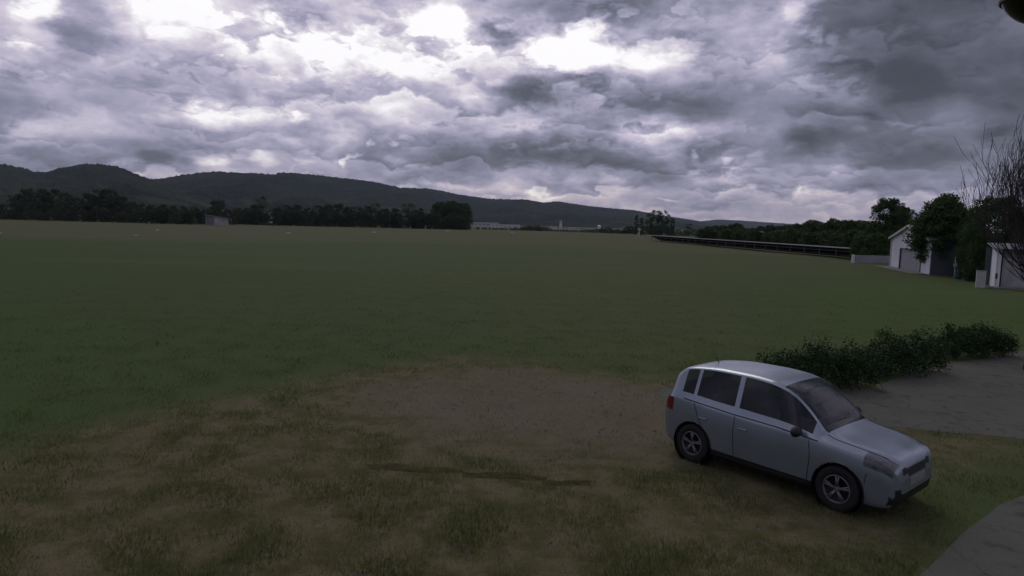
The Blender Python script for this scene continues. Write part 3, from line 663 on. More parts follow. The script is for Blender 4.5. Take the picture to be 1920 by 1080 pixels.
# bare tree at the right edge
def bare_tree():
    D = 20.0; base = Vector(((1950 - 960) / F * 20.0, 20.0, 0))
    e = empty('bare_tree', base); rd = random.Random(21)
    tr = MB(); tr.tube([(0, 0, -.05), (.02, 0, .9), (-.03, .02, 2.1), (0, 0, 3.2)], [.2, .15, .13, .08], 10); tr.build('trunk', M_twig, e, True)
    def grow(b, p, d, L, r, lvl, up):
        n = 5; pts = [p.copy()]; rad = [r]; q = p.copy(); dd = d.copy(); bp = []
        for i in range(n):
            dd = (dd + Vector((rd.uniform(-1, 1), rd.uniform(-1, 1), rd.uniform(-.6, 1))) * .14 + Vector((0, 0, up * .16))).normalized()
            q = q + dd * L / n; pts.append(q.copy()); rad.append(max(.0055, r * (1 - .16 * (i + 1)))); bp.append((q.copy(), dd.copy(), rad[-1]))
        b.tube(pts, rad, 4 if lvl else 5, False)
        if lvl < 3:
            k = [6, 5, 3][lvl]
            for i in range(k):
                q, dd, rr_ = bp[rd.randrange(0, 5)] if lvl else bp[min(4, i)]
                s = Vector((rd.uniform(-1, 1), rd.uniform(-1, 1), rd.uniform(-.1, .9))).normalized()
                grow(b, q, (dd * .9 + s * .62).normalized(), L * rd.uniform(.42, .66), rr_ * .62, lvl + 1, up * 1.1)
    for k in range(30):
        a = k / 30 * 6.28 + rd.uniform(-.2, .2); tilt = rd.uniform(.3, 1.25); z = rd.uniform(2.4, 3.2)
        d = Vector((math.cos(a) * tilt, math.sin(a) * tilt, 1 - tilt * .4)).normalized()
        b = MB(); grow(b, Vector((0, 0, z)), d, rd.uniform(1.9, 2.7), .028, 0, .75); b.build('branch', M_twig, e)
    for k, (dx, dy, dz, L_) in enumerate([(-1, .2, .75, 3.3), (-1, -.2, .9, 3.5), (-1, .1, .5, 3.1), (-.9, .4, 1.0, 3.4), (-1, 0, .45, 2.7), (-.8, -.3, 1.3, 3.2), (-1, .3, 1.2, 3.5)]):   # long boughs reaching out to the left
        b = MB(); grow(b, Vector((0, 0, 2.35 + .10 * k)), Vector((dx, dy, dz)).normalized(), L_ * .82, .026, 1, .75); b.build('branch', M_twig, e)
    for k, (dx, dy, dz) in enumerate([(-1, -.3, .35)]):   # low sweeping boughs
        b = MB(); grow(b, Vector((0, 0, 2.2 + .2 * k)), Vector((dx, dy, dz)).normalized(), 1.6, .010, 1, .3); b.build('branch', M_twig, e)
    tag(e, 'leafless tree with many thin upright twigs at the right edge of the photo', 'tree')
bare_tree()

# low shrubs behind the car
def hedge(pts_px, hpx, label, seed):
    P = [G(*p) for p in pts_px]; c = sum(P, Vector()) / len(P); a, b_ = P[0], P[-1]; L = (b_ - a).length; ax = (b_ - a).normalized()
    e = empty('shrub', (c.x, c.y, 0), math.atan2(ax.y, ax.x)); h = hpx
    global rng
    rng = np.random.default_rng(seed); cs = []; tn = []
    nc = int(L * 125)
    for k in range(nc):
        u = rng.uniform(-1, 1); r = math.sqrt(rng.uniform(0, 1)); a_ = rng.uniform(0, math.pi)
        ww = (1 - abs(u) ** 5 * .35)
        hh = h * (1 + .13 * math.sin(u * 7 + seed * 2) + .09 * math.sin(u * 19 + seed) + (rng.uniform(0, .28) if rng.uniform() < .05 else 0)) * ww
        c_ = np.array([u * L / 2, math.cos(a_) * r * h * .55 * ww, .02 + hh * (.08 + .88 * abs(math.sin(a_)) ** .6 * r)])
        p = rng.normal(size=(34, 3)) * .075; cs.append(c_ + p); tn.append(np.clip((rng.uniform(0, .7) if rng.uniform() > .12 else 1.1) + rng.uniform(-.1, .25, 34), 0, 1.3))
    C = np.concatenate(cs); C[:, 2] = np.maximum(C[:, 2], .01)
    link('foliage', quads_mesh('foliage', leaf_quads(C, .032), np.concatenate(tn)), M_hedge, e)
    b = MB(); rd = random.Random(seed)
    for k in range(max(5, int(L * 3))):
        x = rd.uniform(-.45, .45) * L; y = rd.uniform(-.15, .15)
        b.tube([(x, y, -.02), (x + rd.uniform(-.1, .1), y, h * .4), (x + rd.uniform(-.25, .25), y + rd.uniform(-.2, .2), h * .8)], [.018, .012, .005], 5)
    b.build('stem', M_bark, e)['kind'] = 'stuff'
    tag(e, label, 'shrub', 'low dark shrubs lining the drive behind the car')
hedge([(1430, 738), (1625, 722)], 1.12, 'low dark shrub right behind the silver car, leftmost of the three', 1)
hedge([(1628, 708), (1748, 694)], 1.12, 'middle one of the three low dark shrubs lining the drive', 2)
hedge([(1765, 672), (1885, 664)], .98, 'farthest low dark shrub lining the drive, right of the middle one', 3)

# ------------------------------------------------------------------ grass
def grass():
    global rng
    rng = np.random.default_rng(77)
    n = 320000
    d = 5.5 + 50 * rng.uniform(0, 1, n) ** 2.2; a = rng.uniform(-.78, .72, n)
    x = d * np.sin(a) * 1.05; y = d * np.cos(a)
    z0 = np.zeros(n)
    key = np.array([mnoise.noise(Vector((float(x[i]) * 1.1, float(y[i]) * 1.1, 2.0))) for i in range(n)])
    keep = rng.uniform(0, 1, n) < np.clip(.75 + key * 1.7, .05, 1)
    ingr = in_poly(x, y, gravel_poly); keep &= ~(ingr & (rng.uniform(0, 1, n) < .88))
    for o in bpy.data.objects:
        if o.name.split('.')[0] in ('road', 'path'):
            poly = []
            bm = bmesh.new(); bm.from_mesh(o.data)
            ev = {e_ for e_ in bm.edges if len(e_.link_faces) == 1}
            for f in bm.faces:
                p = [(v.co.x, v.co.y) for v in f.verts]; keep &= ~in_poly(x, y, p)
            bm.free()
    x, y, key = x[keep], y[keep], key[keep]; n = len(x)
    h = rng.uniform(.02, .065, n) * (1 + 1.3 * np.clip(key, 0, 1)) * np.clip(1.35 - np.hypot(x, y) / 50, .7, 1.3); wd = rng.uniform(.003, .006, n) * (1 + np.hypot(x, y) / 14) * np.clip(1.6 - np.hypot(x, y) / 40, .3, 1)
    big_ = rng.uniform(0, 1, n) < .03; h = np.where(big_, h * 2.2, h)
    t = rng.uniform(0, 6.283, n); l = rng.uniform(.1, 1.1, n) * h; la = rng.uniform(0, 6.283, n)
    B = np.stack([x, y, np.full(n, -.03)], 1); off = np.stack([np.cos(t) * wd, np.sin(t) * wd, np.zeros(n)], 1)
    tip = B + np.stack([np.cos(la) * l, np.sin(la) * l, h + .035], 1)
    me = quads_mesh('grass', np.stack([B - off, B + off, tip], 1), np.clip(.5 + key * .8 + rng.uniform(-.35, .35, n), 0, 1), nv=3)
    m = leaf_mat('grass_blades', (.220, .190, .110), (.095, .118, .040), .4)
    tag(link('grass', me, m), 'short rough grass with dry tufts growing in the foreground', 'grass', kind='stuff')
grass()
def pebbles():
    global rng
    rng = np.random.default_rng(31); n = 9000
    d = 6 + 16 * rng.uniform(0, 1, n); a = rng.uniform(-.5, .75, n); x = d * np.sin(a); y = d * np.cos(a)
    keep = in_poly(x, y, gravel_poly) | (in_poly(x, y, dirt_poly) & (rng.uniform(0, 1, n) < .25)); x, y = x[keep], y[keep]; n = len(x)
    s_ = rng.uniform(.006, .022, n) * np.where(rng.uniform(0, 1, n) < .04, 2.2, 1); oc = np.array([(1, 0, 0), (0, 1, 0), (-1, 0, 0), (0, -1, 0)], float); T = []
    up = np.array([0, 0, .7])
    for k in range(4):
        r1 = oc[k] * 1.0; r2 = oc[(k + 1) % 4] * 1.2
        B = np.stack([x, y, np.full(n, .001)], 1); T.append(np.stack([B + r1 * s_[:, None], B + r2 * s_[:, None], B + up * s_[:, None] + rng.normal(size=(n, 3)) * .15 * s_[:, None]], 1))
    V = np.concatenate(T); m = mat('pebble', (.20, .18, .15), .9, var=.6, vscale=9, spec=.1)
    o = link('gravel', quads_mesh('gravel', V, nv=3), m); tag(o, 'loose pebbles lying on the bare ground left of the car', 'gravel', kind='stuff')
pebbles()

# ------------------------------------------------------------------ buildings
M_white = mat('white_sheet_metal', (.80, .80, .84), .6, var=.10, vscale=.8)
M_grey = mat('grey_door', (.34, .34, .36), .6, var=.12, vscale=.7)
M_dkgrey = mat('dark_cladding', (.085, .088, .098), .7, var=.25, vscale=.6)
M_roof = mat('roof_sheet', (.30, .30, .33), .5, var=.2, vscale=1.0)
M_trim = mat('pale_trim', (.50, .49, .44), .6, var=.15, vscale=2)
M_conc = mat('pale_concrete', (.20, .19, .17), .9, var=.3, vscale=1.5, bump=.3, spec=.1)
M_alu = mat('aluminium', (.55, .56, .56), .4, metal=.5, var=.1, vscale=2)
M_panel = mat('dark_panel', (.020, .022, .026), .9, var=.3, vscale=.6, spec=.0)
M_post = mat('post_metal', (.12, .12, .12), .6, var=.2)
M_redbrown = mat('red_brown', (.09, .03, .03), .7, var=.3)
M_black = mat('black_plastic', (.012, .012, .013), .5, var=.2)
M_blue = mat('blue_barrel', (.02, .07, .10), .5, var=.25, vscale=4)
M_wpaint = mat('white_paint', (.70, .70, .68), .6, var=.1)

def ribbed(b, p0, p1, z0, z1, zr=None, pitch=.25, depth=.03, n=None):
    """a corrugated wall between two ground points; zr(t) gives the top height."""
    p0, p1 = Vector((p0[0], p0[1], 0)), Vector((p1[0], p1[1], 0)); L = (p1 - p0).length; ax = (p1 - p0).normalized(); nr = Vector((ax.y, -ax.x, 0))
    k = max(2, int(L / pitch)); o = len(b.v)
    prof = []
    for i in range(k + 1):
        for q, dd in ((0, 0), (.45, 0), (.55, depth), (.9, depth)):
            t = (i + q) / (k + 1)
            if t <= 1: prof.append((t, dd))
    prof.append((1, 0))
    for t, dd in prof:
        p = p0 + ax * L * t + nr * dd; top = zr(t) if zr else z1
        b.v.append(Vector((p.x, p.y, z0))); b.v.append(Vector((p.x, p.y, top)))
    for i in range(len(prof) - 1): b.f.append([o + 2 * i, o + 2 * i + 2, o + 2 * i + 3, o + 2 * i + 1])

def hangar():
    A = G(1669.5, 500); B = G(1742.5, 515)                      # left and right base corners of the gable
    ax = (B - A).normalized(); W_ = (B - A).length; nr = Vector((ax.y, -ax.x, 0))
    if nr.y > 0: nr = -nr
    dep = Vector((-ax.y, ax.x, 0));  dep = dep if dep.x > 0 else -dep
    e = empty('hangar', A, math.atan2(ax.y, ax.x)); L = 4.6; eh = 3.55; rh = 5.0
    sgn = 1 if (Matrix.Rotation(-math.atan2(ax.y, ax.x), 3, 'Z') @ dep).y > 0 else -1
    d_, w0, w1 = .14 * W_, .26 * W_, .80 * W_
    zr = lambda t: eh + (rh - eh) * (1 - abs(t - .5) * 2)
    dh = 2.35
    b = MB()
    def wall(x0, x1, z0f, z1f):
        k = max(2, int((x1 - x0) / .25)); o = len(b.v)
        pr = []
        for i in range(k):
            for q, dd in ((0, 0), (.5, 0), (.6, .035), (.92, .035)): pr.append((x0 + (x1 - x0) * (i + q) / k, dd))
        pr.append((x1, 0))
        for x, dd in pr: b.v.extend([Vector((x, -dd * sgn, z0f(x))), Vector((x, -dd * sgn, z1f(x)))])
        for i in range(len(pr) - 1): b.f.append([o + 2 * i, o + 2 * i + 2, o + 2 * i + 3, o + 2 * i + 1])
    top = lambda x: zr(x / W_)
    wall(0, w0, lambda x: 0, top); wall(w0, w1, lambda x: dh, top); wall(w1, W_, lambda x: 0, top)
    b.build('wall', M_white, e)
    s_ = MB(); 
    k = 48; o = 0
    for i in range(k + 1):
        for q, dd in ((0, 0), (.5, 0), (.6, .035), (.92, .035)):
            y = L * (i + q) / (k + 1); s_.v += [Vector((W_ + dd, y * sgn, 0)), Vector((W_ + dd, y * sgn, eh))]
    for i in range(len(s_.v) // 2 - 1): s_.f.append([2 * i, 2 * i + 2, 2 * i + 3, 2 * i + 1])
    s_.build('side_wall', mat('painted_shade_cladding', (.12, .125, .145), .7, var=.15, vscale=.5), e)  # the shade on this side is painted into the cladding colour
    q_ = MB(); q_.box((W_ / 2, L * sgn, eh / 2), (W_, .1, eh)); q_.box((-.04, L / 2 * sgn, eh / 2), (.08, L, eh)); q_.build('back_wall', M_white, e)
    for x0, x1, nm in ((-.25, W_ / 2, 'roof'), (W_ / 2, W_ + .25, 'roof')):
        z0 = zr(0) - .04 if x0 < 0 else zr(.5); z1 = zr(.5) if x0 < 0 else zr(1) - .04
        r_ = MB(); pf = [(x0, -.35 * sgn, z0 + .02), (x1, -.35 * sgn, z1 + .02), (x1, -.35 * sgn, z1 + .14), (x0, -.35 * sgn, z0 + .14)]
        r_.extr(pf, (0, 0, 0), (0, (L + .7) * sgn, 0)); rf = r_.build(nm, M_roof, e)
        t_ = MB(); pf = [(x0, -.36 * sgn, z0 - .10), (x1, -.36 * sgn, z1 - .10), (x1, -.36 * sgn, z1 + .15), (x0, -.36 * sgn, z0 + .15)]
        t_.extr(pf, (0, 0, 0), (0, -.05 * sgn, 0)); t_.build('gable_trim', M_trim, rf)
    c_ = MB(); c_.box((-.07, -.07 * sgn, eh / 2), (.14, .14, eh)); c_.build('corner_trim', M_trim, e)
    g = MB(); nsl = 20
    for i in range(nsl): g.box(((w0 + w1) / 2, .10 * sgn, dh * (i + .5) / nsl), (w1 - w0 - .12, .05, dh / nsl - .02))
    g.box(((w0 + w1) / 2, .14 * sgn, dh / 2), (w1 - w0 - .1, .02, dh)); door = g.build('roller_door', M_grey, e)
    f_ = MB(); f_.box((w0 + .04, -.03 * sgn, dh / 2), (.09, .12, dh)); f_.box((w1 - .04, -.03 * sgn, dh / 2), (.09, .12, dh)); f_.box(((w0 + w1) / 2, -.031 * sgn, dh + .05), (w1 - w0 + .02, .12, .1))
    f_.build('door_frame', M_dkgrey, door)
    p_ = MB(); p_.box((W_ / 2, -.9 * sgn, .02), (W_ + .2, 1.6, .06)); p_.build('threshold', M_conc, e)
    tag(e, 'white gabled hangar with a grey roller door, half hidden by the chestnut tree', 'hangar')
hangar()

def shed():
    A = G(1856, 540); Y = A.y; x0 = A.x - .42; L = 9.0; H = 3.15
    e = empty('shed', (x0 + .75, Y, 0), R(-31)); 
    b = MB(); b.box((.15, .25, H / 2), (.30, .5, H), bev=.01); b.build('pillar', M_white, e)
    b = MB(); b.box((L / 2 + .42, .32, 1.15 + .02), (L, .10, 2.3)); 
    for i in range(30): b.box((.5 + i * .3, .262, 1.15), (.02, .015, 2.26))
    b.build('wall_panel', mat('grey_shed_door', (.36, .36, .35), .7, var=.25, vscale=.7), e)
    b = MB(); b.box((L / 2 + .42, .36, 2.72), (L, .12, .8)); b.build('upper_band', mat('upper_band', (.20, .20, .21), .7, var=.3, vscale=.8), e)
    b = MB(); b.box((L / 2 + .42, .25, 2.33), (L, .12, .07)); b.build('rail', M_trim, e)
    b = MB(); b.box((2.0, .285, 2.86), (1.5, .02, .36)); b.build('sign_board', M_redbrown, e)
    b = MB(); b.box((.35, .3, .0), (.02, .02, .02))
    b = MB(); b.box((L / 2, 4.2, H / 2), (L + .8, .1, H)); b.build('back_wall', M_dkgrey, e); b = MB(); b.box((.05, 2.3, H / 2), (.1, 3.7, H)); b.build('end_wall', M_white, e)
    b = MB(); pf = [(-.35, -.55, H + .02), (L + 1, -.55, H + .06), (L + 1, 4.6, H + .34), (-.35, 4.6, H + .30)]
    o = len(b.v); b.v += [Vector(p) for p in pf] + [Vector((p[0], p[1], p[2] + .07)) for p in pf]
    b.f += [[3, 2, 1, 0], [4, 5, 6, 7], [0, 1, 5, 4], [1, 2, 6, 5], [2, 3, 7, 6], [3, 0, 4, 7]]
    for i in range(45):
        x = -.3 + i * .22; b.box((x, 2.0, H + .27), (.05, 5.0, .02))
    rf = b.build('roof', M_roof, e)
    b = MB(); b.tube([(-.38, -.62, H), (L + 1, -.62, H + .04)], .055, 8); b.tube([(-.3, -.6, H), (.05, -.1, H - .4), (.05, -.08, .2)], .035, 6); b.build('gutter', M_alu, rf)
    b = MB(); b.box((L / 2 + .2, -.35, .06), (L + 1.3, 1.5, .14)); b.build('plinth', M_conc, e)
    b = MB(); b.lathe([(0, 0), (.07, 0), (.075, .04), (.075, .38), (.04, .45), (.025, .5), (0, .5)], 12, Matrix.Translation((.06, -.08, .75))); b.build('extinguisher', M_redbrown, e, True)
    tag(e, 'low grey shed with a white corner pillar behind the leafless tree at the right edge', 'shed')
    c = G(1840, 533); z = MB(); z.box((0, 0, .66), (.62, .5, 1.28), bev=.015); cb = empty('cabinet', ((1839.5 - 960) / F * (Y - .1), Y - .1, 0), R(-31)); z.build('case', mat('cream_panel', (.46, .45, .42), .7, var=.15), cb)
    z = MB(); z.box((0, 0, 1.33), (.68, .56, .05)); z.build('lid', M_roof, cb)
    z = MB(); [z.box((-.2 + .2 * i, -.255, .66), (.02, .02, 1.2)) for i in range(3)]; z.build('door_seam', M_grey, cb)
    tag(cb, 'narrow pale cabinet standing against the left end of the grey shed', 'cabinet')
shed()

def low_wall():
    A = G(1597, 492.5); B = G(1668, 494); ax = (B - A).normalized(); L = (B - A).length + 1.5
    e = empty('low_wall', A, math.atan2(ax.y, ax.x)); H = 1.05
    b = MB(); b.box((L / 2 + .4, 0, H / 2), (L - .2, .14, H)); b.build('panel', mat('lilac_grey_panel', (.30, .29, .32), .8, var=.15, vscale=.6), e)
    b = MB(); b.box((.14, -.02, H / 2 + .02), (.36, .24, H + .04), bev=.01); b.build('post', M_wpaint, e)
    b = MB(); [b.box((.14, -.15, z), (.1, .03, .12)) for z in (.3, .6, .85)]; b.build('slot', M_grey, e)
    tag(e, 'low pale grey wall with a white end post, left of the hangar', 'wall')
low_wall()

def panel_row():
    a = Vector((43.0, 211.0, 0)); b_ = Vector((51.6, 102.0, 0)); ax = b_ - a; L = ax.length; ax.normalize()
    e = empty('panel_row', a, math.atan2(ax.y, ax.x)); dy, z0, z1 = 3.6, 1.72, .14      # high edge towards the field, low edge behind
    n = 44; mu = mat('panel_underside', (.050, .053, .058), .9, var=.35, vscale=.4, spec=0.0)
    for i in range(n):
        x0 = L * i / n + .04; x1 = L * (i + 1) / n - .04; b = MB()
        b.extr([(x0, .04, z0), (x1, .04, z0), (x1, dy, z1), (x0, dy, z1)], (0, 0, 0), (0, 0, .05)); b.build('panel', mu, e)
    b = MB(); b.box((L / 2, 0, z0 + .03), (L + .3, .10, .17)); b.build('top_rail', M_alu, e)
    b = MB(); b.extr([(-.30, -.05, z0 - .08), (-.02, -.05, z0 - .08), (-.02, dy, z1 - .08), (-.30, dy, z1 - .08)], (0, 0, 0), (0, 0, .26)); b.build('end_rail', M_wpaint, e)
    b = MB(); b.box((L / 2, dy * .3, z0 - (z0 - z1) * .3 - .1), (L, .08, .10)); b.box((L / 2, dy * .75, z0 - (z0 - z1) * .75 - .1), (L, .08, .10)); b.build('purlin', M_post, e)['kind'] = 'stuff'
    for i in range(0, n + 1, 2):
        x = min(max(L * i / n, .1), L - .1); h = z0 - (z0 - z1) * .15; b = MB(); b.box((x, dy * .15, h / 2 - .05), (.11, .11, h)); b.build('post', M_post, e)
    tag(e, 'very long low row of dark tilted panels with a pale top edge', 'panel row')
panel_row()

def far_box(name, px0, px1, ytop, ybase, D, m, label, mr=None, cat='building', gable=False, dep=12.0, group=None):
    p0 = at(px0, ybase, D); p1 = at(px1, ybase, D); t = at((px0 + px1) / 2, ytop, D).z; w = p1.x - p0.x
    e = empty(name, ((p0.x + p1.x) / 2, D, 0)); z = max(t, 1.0)
    b = MB(); hw = z if not gable else z * .72
    b.box((0, dep / 2, hw / 2 - .2), (w, dep, hw + .4)); b.build('wall', m, e)
    b = MB()
    if gable: b.extr([(-w / 2 - .4, -.4, hw), (-w / 2 - .4, dep / 2, z), (-w / 2 - .4, dep + .4, hw), (-w / 2 - .4, dep + .4, hw + .25), (-w / 2 - .4, dep / 2, z + .25), (-w / 2 - .4, -.4, hw + .25)], (0, 0, 0), (w + .8, 0, 0))
    else: b.box((0, dep / 2, z + .15), (w + .6, dep + .6, .3))
    b.build('roof', mr or M_roof, e)
    if w > 8:
        k = int(w / 5)
        for i in range(min(k, 12)):
            b = MB(); b.box((-w / 2 + w * (i + .5) / k, -.03, hw * .55), (w / k * .45, .06, hw * .22)); b.build('window', M_dkgrey, e)
    return tag(e, label, cat, group)
M_fw = mat('far_white_wall', (.65, .65, .67), .8, var=.15, vscale=.08)
M_fg = mat('far_grey_roof', (.50, .51, .55), .7, var=.2, vscale=.05)
far_box('factory', 888, 934, 417.5, 424, 900, M_fg, 'long pale grey factory hall at the foot of the hills, left of its white neighbour', M_fw, dep=40)
far_box('factory', 920, 975, 421, 426, 800, M_fw, 'lower and longer white factory hall beside the long pale grey one', M_fg, dep=30)
far_box('factory', 940, 962, 424.5, 429, 720, M_trim, 'small cream hall in front of the two long factory halls', M_fw, dep=20)
far_box('house', 1031, 1045, 424, 430, 700, M_fw, 'small white house directly left of the slim white tower', mat('tile_roof', (.12, .06, .05), .8, var=.3), gable=True, cat='house')
far_box('factory', 1069, 1087, 427, 432, 700, M_fg, 'small pale hall right of the slim white tower', M_fw, dep=20)
far_box('house', 1122, 1126, 422.5, 426, 900, M_fw, 'tiny white house on the hill foot, rightmost of the far buildings', M_fg, gable=True, cat='house')
far_box('house', 505, 511, 398, 407, 500, M_fw, 'tiny white house showing through the left tree belt', M_fg, gable=True, cat='house', dep=5)
def tower():
    D = 720; p = at(1051, 430, D); t = at(1051, 413.5, D).z; e = empty('tower', (p.x, D, 0))
    b = MB(); b.lathe([(1.5, -.2), (1.35, t * .5), (1.2, t * .96), (1.35, t * .97), (1.35, t), (0, t)], 14); b.build('shaft', M_fw, e, True)
    b = MB(); b.box((0, -1.5, 1.6), (3.4, 2.4, 3.4)); b.build('base', M_fg, e)
    tag(e, 'slim white tower standing among the far buildings below the hills', 'tower')
tower()

def barn():
    A = at(386, 414.5, 318); B = at(402, 415.5, 312); C_ = at(433, 415, 318)
    e = empty('barn', (B.x, B.y, 0)); 
    P = [Vector((A.x - B.x, 5.5, 0)), Vector((0, 0, 0)), Vector((C_.x - B.x, 3.0, 0)), Vector((A.x - B.x + C_.x - B.x, 8.5, 0))]
    hl, hr = 4.1, 3.1
    def quad(b, p, q, h0, h1): o = len(b.v); b.v += [p, q, q + Vector((0, 0, h1)), p + Vector((0, 0, h0))]; b.f.append([o, o + 1, o + 2, o + 3])
    b = MB(); quad(b, P[1], P[2], hl, hr); quad(b, P[2], P[3], hr, hr); quad(b, P[3], P[0], hr, hl); b.build('wall', mat('weathered_pinkish_wall', (.42, .38, .40), .9, var=.2, vscale=.4), e)
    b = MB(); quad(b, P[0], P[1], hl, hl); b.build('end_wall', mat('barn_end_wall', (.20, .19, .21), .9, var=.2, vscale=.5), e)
    b = MB(); o = [P[0] + Vector((-.6, .3, hl + .55)), P[1] + Vector((-.3, -.6, hl + .12)), P[2] + Vector((.7, -.6, hr + .1)), P[3] + Vector((.7, .5, hr + .5))]
    b.v += o + [v + Vector((0, 0, .3)) for v in o]; b.f += [[3, 2, 1, 0], [4, 5, 6, 7], [0, 1, 5, 4], [1, 2, 6, 5], [2, 3, 7, 6], [3, 0, 4, 7]]
    b.build('roof', mat('barn_roof', (.24, .24, .25), .8, var=.2), e)
    b = MB(); [b.box((P[0].x * t, P[0].y * t - .05, hl / 2), (.12, .12, hl)) for t in (.25, .5, .75)]; b.build('batten', M_dkgrey, e)
    tag(e, 'small grey barn with a low sloping roof in front of the far left tree belt', 'barn')
barn()

def mast():
    p = G(1198, 447.5); e = empty('mast', (p.x, p.y, 0)); t = at(1198, 430, p.y).z
    b = MB(); b.tube([(0, 0, -.1), (0, 0, t)], .11, 8); b.build('pole', M_wpaint, e, True)
    b = MB(); b.box((.05, 0, t), (1.0, .6, .7), bev=.05); b.build('head_box', M_trim, e)
    b = MB(); b.tube([(-1.6, 0, 0), (0, 0, t * .42)], .05, 5); b.tube([(1.3, 0, 0), (0, 0, t * .42)], .05, 5); b.build('stay', M_alu, e)
    tag(e, 'thin white mast topped by a small box left of the panel row', 'mast')
mast()
MK = [(253, 442.5, 1.5, 'left white field marker of the close pair on the dry strip at left'), (257, 442.5, 1.3, 'right white field marker of the close pair on the dry strip at left'),
      (1, 438.5, 1.8, 'white field marker at the very left edge of the photo'), (541, 438, 2.4, 'white field marker, second along the dry strip, below the middle of the belt'),
      (701, 436.5, 2.6, 'white field marker below the oval tree of the belt'), (840, 433.5, 2.6, 'white field marker below the broad dark clump of trees'), (961, 437, 2.2, 'white field marker below the far white factory hall'), (295, 432, 1.6, 'faint white field marker just right of the close pair')]
for px, py, w, lb in MK:
    p = G(px, py); e = empty('field_marker', (p.x, p.y, 0), random.uniform(-.2, .2)); h = .26 * p.y / 140
    b = MB(); w2 = w * p.y / 800; b.extr([(-w2, -.25, 0), (-w2, .25, 0), (-w2, 0, h)], (0, 0, 0), (2 * w2, 0, 0)); b.build('board', mat('dull_white_board', (.40, .40, .38), .8, var=.2), e)
    b = MB(); [b.box((sx * w2 * .7, 0, .02), (.08, .7, .05)) for sx in (-1, 1)]; b.build('foot', M_post, e); tag(e, lb, 'marker', 'white markers along the dry strip')

def barrel_sign():
    p = G(1796, 523); e = empty('barrel', (p.x, p.y, 0))
    b = MB(); b.lathe([(0, 0), (.27, 0), (.28, .03), (.28, .3), (.295, .32), (.28, .34), (.28, .62), (.295, .64), (.28, .66), (.28, .93), (.29, .96), (.27, .96), (.26, .93), (0, .93)], 20); b.build('drum', M_blue, e, True)
    b = MB(); b.lathe([(0, .94), (.04, .94), (.04, .97), (0, .97)], 8, Matrix.Translation((.13, 0, 0))); b.build('cap', M_black, e)
    tag(e, 'dark blue barrel standing in the grass below the round white sign', 'barrel')
    q = Vector((p.x, p.y + .55, 0)); e = empty('round_sign', q); zc = at(1797, 497, q.y).z; zt = at(1797, 481, q.y).z
    b = MB(); b.tube([(0, .02, -.1), (0, .02, zt)], .03, 8); b.build('post', M_wpaint, e, True)
    b = MB(); b.lathe([(0, -.012), (.20, -.012), (.20, .012), (0, .012)], 24, Matrix.Translation((0, -.03, zc)) @ Matrix.Rotation(R(90), 4, 'X')); d = b.build('disc', M_wpaint, e)
    b = MB(); b.lathe([(.20, -.016), (.225, -.016), (.225, .016), (.20, .016)], 24, Matrix.Translation((0, -.03, zc)) @ Matrix.Rotation(R(90), 4, 'X')); b.build('rim', mat('faded_red', (.30, .20, .17), .7, var=.2), d)
    tag(e, 'small round pale sign on a thin white post above the blue barrel', 'sign')
    p = G(1808, 521); e = empty('litter_bin', (p.x, p.y, 0)); b = MB(); b.lathe([(0, 0), (.22, 0), (.26, .82), (.24, .82), (.21, .1), (0, .1)], 16); b.build('bin_body', M_black, e, True)
    b = MB(); b.lathe([(0, .86), (.27, .83), (.28, .80)], 16); b.build('lid', M_dkgrey, e, True); tag(e, 'black bin directly right of the blue barrel', 'bin')
barrel_sign()

def corner_lamp():
    d = ray(1966, -34).normalized(); c = Vector((0, 0, CAM_H)) + d * 1.25; e = empty('lamp', (c.x + .34, c.y + .02, 0))
    o = Vector((c.x - e.location.x, c.y - e.location.y, c.z)); r_ = .056
    b = MB(); prof = [(r_ * math.sin(t), -r_ * math.cos(t)) for t in np.linspace(0, math.pi / 2, 14)] + [(r_ * 1.0, .02), (r_ * .9, .05), (r_ * .5, .085), (.02, .10), (0, .10)]
    b.lathe(prof, 48, Matrix.Translation(o)); b.build('housing', mat('black_gloss', (.006, .006, .007), .22, var=.1), e, True)
    b = MB(); z = -.020; rr_ = math.sqrt(r_ ** 2 - z ** 2); b.lathe([(rr_ + .001, z - .003), (rr_ + .005, z), (rr_ + .002, z + .003), (rr_ - .004, z)], 48, Matrix.Translation(o)); b.build('trim_ring', M_alu, e, True)
    b = MB(); b.tube([o + Vector((0, 0, .08)), o + Vector((0, 0, .2)), o + Vector((.12, 0, .25)), Vector((0, 0, o.z + .25))], .014, 10); b.build('arm', M_black, e, True)
    b = MB(); b.tube([(0, 0, -.1), (0, 0, 1.2), (0, 0, o.z + .3)], [.06, .05, .04], 14); b.build('post', M_black, e, True)
    tag(e, 'black rounded lamp housing with a thin silver ring cut off by the top right corner', 'lamp')
corner_lamp()

# ------------------------------------------------------------------ the car
def pchip(xs, ys):
    xs = np.array(xs, float); ys = np.array(ys, float); h = np.diff(xs); dl = np.diff(ys) / h; m = np.zeros(len(xs)); m[0], m[-1] = dl[0], dl[-1]
    for i in range(1, len(xs) - 1):
        if dl[i - 1] * dl[i] > 0: w1 = 2 * h[i] + h[i - 1]; w2 = h[i] + 2 * h[i - 1]; m[i] = (w1 + w2) / (w1 / dl[i - 1] + w2 / dl[i])
    def f(x):
        i = int(np.clip(np.searchsorted(xs, x) - 1, 0, len(xs) - 2)); t = (x - xs[i]) / h[i]; t = min(max(t, 0), 1)
        return ((2 * t ** 3 - 3 * t ** 2 + 1) * ys[i] + (t ** 3 - 2 * t ** 2 + t) * h[i] * m[i] + (-2 * t ** 3 + 3 * t ** 2) * ys[i + 1] + (t ** 3 - t ** 2) * h[i] * m[i + 1])
    return f
